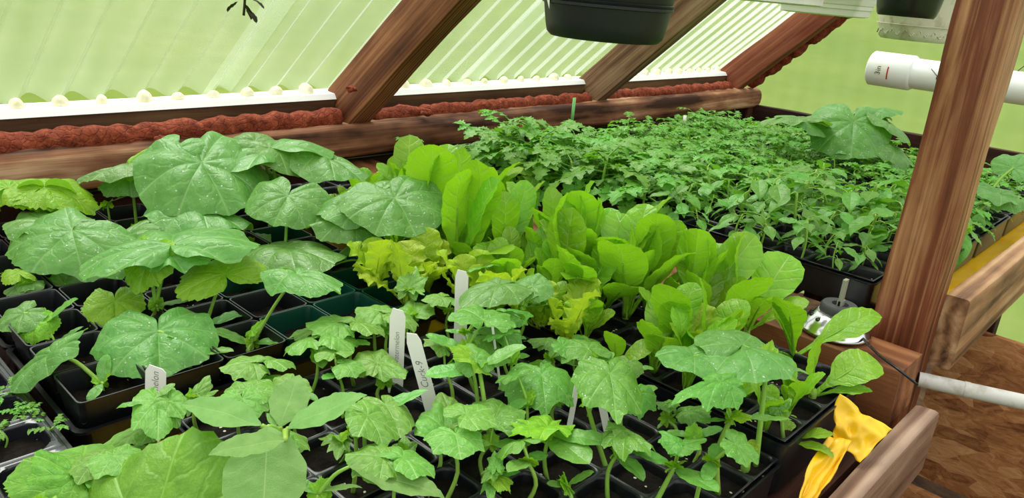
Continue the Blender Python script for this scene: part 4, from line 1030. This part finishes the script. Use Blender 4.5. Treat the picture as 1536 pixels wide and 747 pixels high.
cu('cucumber seedling with a great dark dewy leaf in front of the lettuces', (1135, 694), (1150, 550), [('round', 1112, 522, 1, 1070, 542, -4, 1.2), ('round', 1114, 518, 1, 1134, 490, 6, 1.2), ('round', 1040, 534, 0, 1002, 540, -3, 1.1), ('cot', 1152, 552, 0, 1214, 552, -1, .55), ('ycuke', 1150, 540, 0, 1158, 512, 1, 1.0)], r=.0034)
cu('small cucumber seedling with a light flat leaf before the big dark leaf', (1004, 652), (1002, 630), [('cuke', 1002, 606, 0, 980, 600, 0, 1.1), ('cuke', 1006, 604, 0, 1020, 600, 1, 1.0), ('cuke', 1030, 616, 0, 1068, 606, 1, .9), ('cot', 1002, 630, 0, 985, 640, -1, .7)])
cu('cucumber seedling with pointed grey seed leaves by the tray corner', (1180, 680), (1172, 622), [('cot', 1170, 620, 0, 1128, 622, 0, .6), ('cot', 1174, 620, 0, 1186, 596, 1, .8), ('cuke', 1168, 612, 0, 1150, 590, 2, 1.0)])
cu('small cucumber seedling with paired leaves beside the curled lime leaf', (1040, 690), (1040, 655), [('cot', 1038, 655, 0, 1000, 645, 1, .9), ('cot', 1042, 655, 0, 1084, 640, 1, .9)])

# plant labels
def label_stake(px, py, h, top, wpx, w, lean, txt, label, tsize=.011, blank=False, off=.5):
    B = at(px, py, h); D = B.dot(FW); q = ray(*top); T = q * (D / q.dot(FW)) + V((0, 0, CAMZ))
    x = (T - B); L = x.length; x.normalize()
    n = (-FW + V((0, 0, .25))).normalized(); n = Matrix.Rotation(math.radians(lean), 3, x) @ n; n = (n - n.dot(x) * x).normalized(); y = n.cross(x)
    o = tag(empty('plant_label', B), label, 'plant label')
    b = MB()
    pr = [(-.035, .12), (.0, .5), (L * .9, .5), (L, .32)]
    vs = []; t = .0005
    for s, hw in pr:
        for sgn in (-1, 1):
            for dz in (-t, t): vs.append(x * (s - (.004 if (s == L and sgn < 0) else 0)) + y * (sgn * hw * w) + n * dz)
    fs = []
    for i in range(len(pr) - 1):
        a, c = i * 4, (i + 1) * 4
        fs += [(a + 1, a + 3, c + 3, c + 1), (a, c, c + 2, a + 2), (a, a + 1, c + 1, c), (a + 2, c + 2, c + 3, a + 3)]
    fs += [(0, 2, 3, 1), (len(vs) - 4, len(vs) - 3, len(vs) - 1, len(vs) - 2)]
    b.add(vs, fs).build('label_strip', MAT['tagwhite'], o, False)
    if txt: kid(o, text(txt, tsize, 'handwriting', 'ink', o, x * (L * off) + n * (t + .0004), x, n, .25, -.00012))
    return o
label_stake(232, 640, .565, (234, 548), 0, .0245, 5, 'amelon', 'upright white plant label under the round drooping squash leaf', .012, off=.5)
label_stake(593, 585, .572, (597, 462), 0, .0215, 8, 'watermelon', 'white plant label with faint lettering beside the green pots', .0105, off=.32)
label_stake(655, 640, .572, (617, 498), 0, .0190, -6, 'Cuck-9', 'leaning white plant label with large grey handwriting', .0135, off=.42)
label_stake(690, 520, .565, (693, 404), 0, .0205, 10, 'Romaine', 'tallest white plant label standing in front of the lettuces', .0105, off=.36)
label_stake(752, 590, .572, (736, 470), 0, .0050, 60, '', 'slim white plant label turned edge on below the round dewy leaf')
label_stake(852, 650, .572, (871, 550), 0, .0100, 40, '', 'white plant label turned half away beside the heart shaped leaf')
label_stake(914, 660, .572, (888, 535), 0, .0110, -30, '', 'blank white plant label leaning the other way behind the heart shaped leaf')
B = aty(858, 182, 1.60); o = tag(empty('plant_stake', V((B.x, B.y, Z(.47)))), 'thin pale green stake standing up among the tomato seedlings', 'stake')
tp = aty(858, 147, 1.60); MB().loft([rrect(0, 0, .013, .004, .001, z) for z in (0, tp.z - Z(.47))], True, True).build('stake_strip', MAT['stake'], o)
B = aty(1023, 205, 1.45); o = tag(empty('plant_label', V((B.x, B.y, Z(.47)))), 'tiny white plant label at the back of the tomato seedlings', 'plant label')
tp = aty(1022, 174, 1.45); MB().loft([rrect(0, 0, .003, .014, .001, z) for z in (0, tp.z - Z(.47))], True, True).build('label_strip', MAT['tagwhite'], o)

# ================================================================== FILL-IN SEEDLINGS
random.seed(22)
occupied = [V(o.location) for o in C.objects if o.type == 'EMPTY' and o.get('category') == 'seedling']
def auto_seedling(key, yk, i, name):
    r_ = random.Random(i * 13 + len(key)); P = Plant(name, (0, 0, 0), '-', 'seedling', '-')
    hgt = r_.uniform(.05, .085); a = r_.uniform(0, 6.3)
    P.stem((r_.uniform(-.012, .012), r_.uniform(-.012, .012), hgt), .0024)
    for s in (0, PI):
        d = V((math.cos(a + s), math.sin(a + s), r_.uniform(-.1, .5))); P.leaf('cot', P.top, P.top + d.normalized() * r_.uniform(.032, .045), .95, 0, 'cotyledon')
    for k in range(r_.choice((1, 2, 2))):
        b = a + PI / 2 + k * 2.6 + r_.uniform(-.5, .5); d = V((math.cos(b), math.sin(b), 0)); A = P.top + d * r_.uniform(.01, .02) + V((0, 0, r_.uniform(.012, .03)))
        P.petiole(A); P.leaf(key, A, A + (d + V((0, 0, r_.uniform(-.6, .2)))).normalized() * r_.uniform(.03, .045), 1.1)
    P.bud(.007); return P.o
protos = [auto_seedling('cuke', 'ycuke', i, 'cucumber_seedling') for i in range(4)] + [auto_seedling('melon', 'ycuke', i + 9, 'melon_seedling') for i in range(4)]
first = [True] * 8
def place(pi, x, y, z, label, group, sc=1):
    if first[pi]:
        first[pi] = False; o = protos[pi]; o.location = (x, y, z); o.rotation_euler = (0, 0, random.uniform(0, 6.3)); o.scale = (sc,) * 3; o['label'] = label; o['group'] = group
    else: dup(protos[pi], (x, y, z), random.uniform(0, 6.3), sc, label, group)
zs = Z(.572)
def vis(p):
    q = V(p) - V((0, 0, CAMZ)); d = -(E.z * q.x + H.z * q.y + U.z * q.z)
    if d < .05: return None
    cx = E.x * q.x + H.x * q.y + U.x * q.z; cy = E.y * q.x + H.y * q.y + U.y * q.z
    return 768 + F * cx / d, 373.5 - F * cy / d
for (x0, y0) in ((.352, .302), (.352, .582), (-.205, .515)):
    for i in range(8):
        for j in range(4):
            x, y = x0 + (i + .5) * CP, y0 + (j + .5) * CP
            v = vis((x, y, zs))
            if not v or v[0] < 150 or v[1] > 800: continue
            if 585 < v[0] < 690 and 540 < v[1] < 700: continue      # clear ground in front of the labels
            if 1060 < v[0] < 1175 and v[1] > 690: continue      # bare soil cells by the corner
            if any((V((x, y, 0)) - V((q.x, q.y, 0))).length < .040 for q in occupied): continue
            cuk = v[0] > 690
            pi = random.randrange(4) + (0 if cuk else 4)
            place(pi, x + random.uniform(-.008, .008), y + random.uniform(-.008, .008), zs,
                  'young cucumber seedling filling a cell of the front black trays' if cuk else 'young melon seedling filling a cell of the front black trays',
                  'cucumber seedlings filling the front trays' if cuk else 'melon seedlings filling the front trays', random.uniform(.8, 1.1))

# tiny ferny seedlings in the shiny tray
def ferny(x, y, s, label):
    P = Plant('marigold_seedling', (x, y, ZB + .062 - .02), label, 'seedling', 'tiny ferny seedlings in the shiny tray')
    P.stem(P.b + V((0, 0, .022 * s)), .0012)
    for k in range(4):
        a = k * 2.2 + random.random(); P.leaf('tomato', P.top - V((0, 0, .004 * (k % 2))), P.top + V((math.cos(a), math.sin(a), .5)).normalized() * .017 * s, .8)
    for k in range(2):
        a = 1 + k * PI; P.leaf('cot', P.b + V((0, 0, .012)), P.b + V((math.cos(a) * .02, math.sin(a) * .02, .014)), .5, 0, 'cotyledon')
for i, (px, py) in enumerate(((38, 640), (52, 650), (28, 634), (46, 636), (8, 610), (2, 618), (84, 668), (2, 672), (20, 600))):
    p = at(px, py, Z(0) - (ZB + .042) + 0); ferny(p.x, p.y, random.uniform(.8, 1.3), 'tiny ferny leaved seedling growing in the shiny wide celled tray')

# ================================================================== LETTUCES
random.seed(23)
ZL = ZB + .085 - .014
def lettuce(i, kind, nl, hmin, hmax, name, label, group, base=(0, 0, 0), spread=.55):
    r_ = random.Random(i * 7 + 1); P = Plant(name, base, label, 'lettuce', group); B = P.b
    P.part('crown', MB().lathe([(.004, -.012), (.006, .0), (.005, .012), (.002, .018)], 10).mesh('crown', MAT['stem']))
    for k in range(nl):
        a = k * 2.4 + r_.uniform(-.4, .4); t = r_.uniform(.12, spread) * (1 - .35 * k / nl); L = r_.uniform(hmin, hmax)
        d = V((math.cos(a) * math.sin(t), math.sin(a) * math.sin(t), math.cos(t)))
        A = B + V((math.cos(a) * .004, math.sin(a) * .004, .004))
        P.leaf(kind if isinstance(kind, str) else r_.choice(kind), A, A + d * L, r_.uniform(.85, 1.15), r_.uniform(-15, 15))
    return P.o
lp = [lettuce(i, ('romaine', 'romaine', 'mustard'), 5, .12, .19, 'lettuce', '-', '-') for i in range(7)]
lfirst = [True] * 7
def put_lettuce(pi, x, y, z, rz, s, label, group):
    if lfirst[pi]:
        lfirst[pi] = False; o = lp[pi]; o.location = (x, y, z); o.rotation_euler = (0, 0, rz); o.scale = (s,) * 3; o['label'] = label; o['group'] = group; return o
    return dup(lp[pi], (x, y, z), rz, s, label, group)
LB = 'upright light green lettuce in the packed row before the cross beam'
for y0, ny in ((.302, 8), (.848, 8), (1.394, 4)):
    for i in range(4):
        for j in range(ny):
            x = .898 + (i + .5) * CP; y = y0 + (j + .5) * CP
            if y > 1.47: continue
            if i == 0 and y < .62 and random.random() < .45: continue
            if i >= 2 and y < .52: continue
            if i in (1, 2) and random.random() < .28: continue
            s = random.uniform(.75, 1.1) * (1.16 if i >= 2 else .86)
            if y < .46: s *= .62
            if i == 0: s *= .8
            if y > 1.30: s *= .62
            put_lettuce(random.randrange(7), x + random.uniform(-.01, .01), y + random.uniform(-.01, .01), ZL, random.uniform(0, 6.3), s, LB, 'lettuces packed before the cross beam')
# named lettuces
def lh(label, base, leaves, kinds='romaine', h=.553, name='lettuce', cat='lettuce'):
    B = at(*base, h); D = B.dot(FW)
    def pt(px, py, d=0):
        q = ray(px, py); return q * ((D + d / 100) / q.dot(FW)) + V((0, 0, CAMZ))
    P = Plant(name, B, label, cat)
    P.part('crown', MB().lathe([(.004, -.012), (.006, .0), (.005, .012), (.002, .018)], 10).mesh('crown', MAT['stem']))
    for lf in leaves:
        k = lf[0]; P.leaf(k, B + V((0, 0, .004)), pt(*lf[1:4]), lf[4] if len(lf) > 4 else 1, lf[5] if len(lf) > 5 else 0)
lh('tall lettuce with broad upright leaves nearest the first log end', (640, 395), [('romaine', 655, 208, 4, 1.15, 180), ('romaine', 628, 228, 0, 1.0, 180), ('romaine', 700, 222, 3, 1.1, 180), ('romaine', 612, 300, -8, 1.0)])
lh('lettuce with one wide rounded leaf and a narrow glowing leaf', (690, 425), [('romaine', 668, 248, 2, 1.2, 180), ('romaine', 722, 262, -2, .75, 60), ('romaine', 740, 240, 6, 1.1, 180), ('mustard', 612, 350, -6, 1.0), ('mustard', 745, 340, -8, 1.1)])
lh('lettuce with a thin pale leaf slanting out over the brown beam', (745, 415), [('romaine', 798, 268, 4, .8, 60), ('romaine', 770, 295, -3, 1.0, 180)])
lh('lettuce with twin large oval leaves in the middle of the row', (850, 455), [('romaine', 830, 288, 1, 1.2, 180), ('romaine', 845, 320, -4, 1.15, 180), ('romaine', 905, 290, 3, .95, 120), ('romaine', 880, 282, 6, 1.1, 180), ('romaine', 925, 305, 2, .9, 150)])
lh('lettuce with a flat pointed leaf lying forward over its neighbours', (905, 470), [('mustard', 945, 410, -9, 1.0), ('mustard', 870, 382, -7, .9), ('romaine', 975, 345, 0, 1.2, 180), ('romaine', 1010, 350, 2, 1.0, 180)])
lh('lettuce with long backward leaning leaves near the far lettuce end', (1020, 495), [('romaine', 1056, 338, 3, 1.0, 180), ('romaine', 1080, 362, 0, 1.1, 170), ('romaine', 1140, 348, 2, .95, 60), ('mustard', 1000, 425, -7, .9)])
lh('big arching lettuce with a white midrib beside the tomato trays', (1120, 500), [('mustard', 1180, 372, 2, 1.15, 30), ('romaine', 1205, 440, -2, 1.0, 20), ('mustard', 1090, 350, 2, 1.0, 180), ('romaine', 1150, 430, -6, 1.0)])
lh('lettuce with one leaf reaching out over the chromed lamp', (1190, 540), [('romaine', 1188, 430, -3, 1.0, 10), ('mustard', 1318, 455, 2, .75, 20), ('romaine', 1165, 440, 0, 1.3, 10), ('mustard', 1090, 500, -6, 1.2)])
lh('small rounded leaf lettuce at the tray corner above the yellow film', (1218, 598), [('mustard', 1218, 500, 1, 1.35, 170), ('mustard', 1312, 520, 1, 1.3, 20), ('mustard', 1308, 574, -1, .8, 0), ('mustard', 1180, 545, -4, 1.1)], h=.556)
lh('dark crinkled young lettuce with upright small leaves in the middle', (920, 560), [('mustard', 930, 488, 0, 1.1, 180), ('mustard', 968, 505, -1, 1.1, 20), ('mustard', 890, 520, -2, 1)], h=.556)
lh('small lettuce with thin spoon leaves at the black tray edge', (1172, 668), [('mustard', 1250, 640, 0, .9), ('mustard', 1256, 664, -2, .8), ('mustard', 1140, 640, 2, .9), ('mustard', 1150, 660, -2, .8), ('mustard', 1190, 620, 2, .9)], h=.572)
lh('curled lime lettuce lying on the soil by the bare cells', (1118, 702), [('frill', 1100, 672, -1, 1.1), ('frill', 1132, 660, 1, .9)], 'frill', .572)
for i, (px, py, h) in enumerate(((560, 440, .55), (640, 440, .55), (700, 470, .55), (745, 480, .556), (610, 460, .55), (660, 400, .54), (810, 500, .556), (850, 520, .556), (1060, 560, .556))):
    B = at(px, py, h)
    lettuce(40 + i, 'frill', 5, .07, .125, 'leaf_lettuce', 'frilly lime green leaf lettuce growing low in front of the upright lettuces', 'frilly lime lettuces', B, .9)

# ================================================================== TOMATOES AND PEPPERS
random.seed(24)
ZT = ZF + .062 - .014
def tomato(i, h, parts=True):
    r_ = random.Random(i * 5 + 3); P = Plant('tomato_seedling', (0, 0, 0), '-', 'seedling', '-')
    top = V((r_.uniform(-.012, .012), r_.uniform(-.012, .012), h)); P.stem(top, .0023)
    n = r_.choice((6, 7, 8))
    for k in range(n):
        t = .38 + .62 * k / (n - 1); a = k * 2.4 + r_.uniform(-.4, .4); A = P.b.lerp(top, t) if t < 1 else top
        L = r_.uniform(.065, .09) * (1.1 - .5 * max(0, t - .6)); el = -.15 + .7 * t * t + r_.uniform(-.25, .15)
        d = V((math.cos(a), math.sin(a), el)).normalized(); P.leaf('tomato', A, A + d * L, 1.1, r_.uniform(-20, 20))
    return P.o
def pepper(i, h):
    r_ = random.Random(i * 5 + 3); P = Plant('pepper_seedling', (0, 0, 0), '-', 'seedling', '-')
    top = V((r_.uniform(-.015, .015), r_.uniform(-.015, .015), h)); P.stem(top, .0024)
    for k in range(7):
        t = .45 + .55 * k / 6; a = k * 2.3 + r_.uniform(-.4, .4); A = P.b.lerp(top, t); d = V((math.cos(a), math.sin(a), r_.uniform(-.3, .45))).normalized()
        M_ = A + d * .018; P.petiole(M_, A, .0010); P.leaf('pepper', M_, M_ + V((d.x, d.y, d.z - .35)).normalized() * r_.uniform(.045, .07), 1.1, r_.uniform(-20, 20))
    return P.o
tp_ = [tomato(i, .055 + .012 * (i % 3)) for i in range(8)]; pp_ = [pepper(i, .075 + .01 * (i % 3)) for i in range(6)]
tf, pf = [True] * 8, [True] * 6
def put(protos_, flags, pi, loc, rz, s, label, group):
    o = protos_[pi]
    if flags[pi]:
        flags[pi] = False; o.location = loc; o.rotation_euler = (0, 0, rz); o.scale = (s,) * 3; o['label'] = label; o['group'] = group; return o
    return dup(o, loc, rz, s, label, group)
nt_ = 0; X = 1.44; row = 0
while X < 2.80:
    y = .40 + (.03 if row % 2 else 0)
    while y < 1.455:
        x_, y_ = X + random.uniform(-.016, .016), y + random.uniform(-.016, .016)
        dense = .070
        if not (x_ < 1.50 and y_ < .44):
            if x_ < 1.86 and y_ < .80 + .10 * random.random():
                put(pp_, pf, random.randrange(6), (x_, y_, ZT), random.uniform(0, 6.3), random.uniform(.8, 1.3) * (.72 if x_ < 1.54 else 1), 'pepper seedling with pointed leaves beside the wooden post on the far bench', 'pepper seedlings near the post')
            elif not (2.0 < x_ < 2.2 and .62 < y_ < .80) and nt_ < 300:
                nt_ += 1
                s = random.uniform(.85, 1.15) * (1.2 if x_ < 1.62 and y_ > .8 else 1.02 - .34 * min(1, max(0, (x_ - 1.5) / .6 + max(0, y_ - 1.1) * 1.0)))
                put(tp_, tf, random.randrange(8), (x_, y_, ZT), random.uniform(0, 6.3), s, 'bushy tomato seedling in the crowded bed on the far bench', 'tomato seedlings on the far bench')
        y += dense
    X += .069; row += 1
print('tomatoes', nt_)
hand('tall tomato seedling standing apart from the bed by the log', (612, 255, .50), (612, 212), [('tomato', 612, 214, 0, 596, 202, 1, 1.2), ('tomato', 612, 214, 0, 630, 206, 0, 1.2), ('tomato', 612, 220, 0, 590, 226, -2, 1.2), ('tomato', 612, 222, 0, 634, 230, -2, 1.2), ('tomato', 612, 214, 0, 616, 198, 2, 1.2), ('tomato', 612, 232, 0, 600, 246, -4, 1.2)], name='tomato_seedling', r=.002)
sqf = lambda label, base, top, leaves: hand(label, (*base, .478), top, leaves, r=.005, pr=.0034, name='squash_seedling')
sqf('large squash plant rising above the tomatoes before the glazed end wall', (1284, 258), (1284, 238), [
    ('round', 1280, 183, -2, 1280, 226, -12, 1.15), ('round', 1198, 180, -4, 1160, 176, 5, 1.1), ('round', 1200, 180, -4, 1240, 190, -2, .8), ('round', 1262, 178, 5, 1210, 164, 10, .9),
    ('round', 1308, 168, 6, 1350, 160, 8, .8), ('round', 1312, 170, 4, 1290, 158, 10, .9), ('round', 1330, 186, 0, 1372, 212, -4, .9), ('round', 1268, 210, -2, 1232, 226, -6, .9), ('round', 1340, 222, -4, 1390, 256, -8, .9)])
sqf('squash plant with grey green leaves showing past the post edge', (1462, 338), (1464, 322), [('squash', 1498, 290, 0, 1452, 276, 2, .9), ('squash', 1500, 288, 2, 1548, 300, -2, .8), ('squash', 1520, 252, 6, 1536, 232, 9, 1.2), ('pepper', 1470, 318, -2, 1462, 358, -6, 1.0), ('pepper', 1474, 330, -2, 1496, 344, -5, 1.0)])
hand('pepper seedling spilling over the tray edge behind the post', (1445, 375, .478), (1448, 345), [('pepper', 1448, 346, 0, 1436, 400, -5, .9), ('pepper', 1450, 345, 0, 1478, 366, -3, .9), ('pepper', 1448, 345, 0, 1456, 322, 2, .9), ('pepper', 1450, 350, 0, 1418, 352, 1, .9)], name='pepper_seedling')
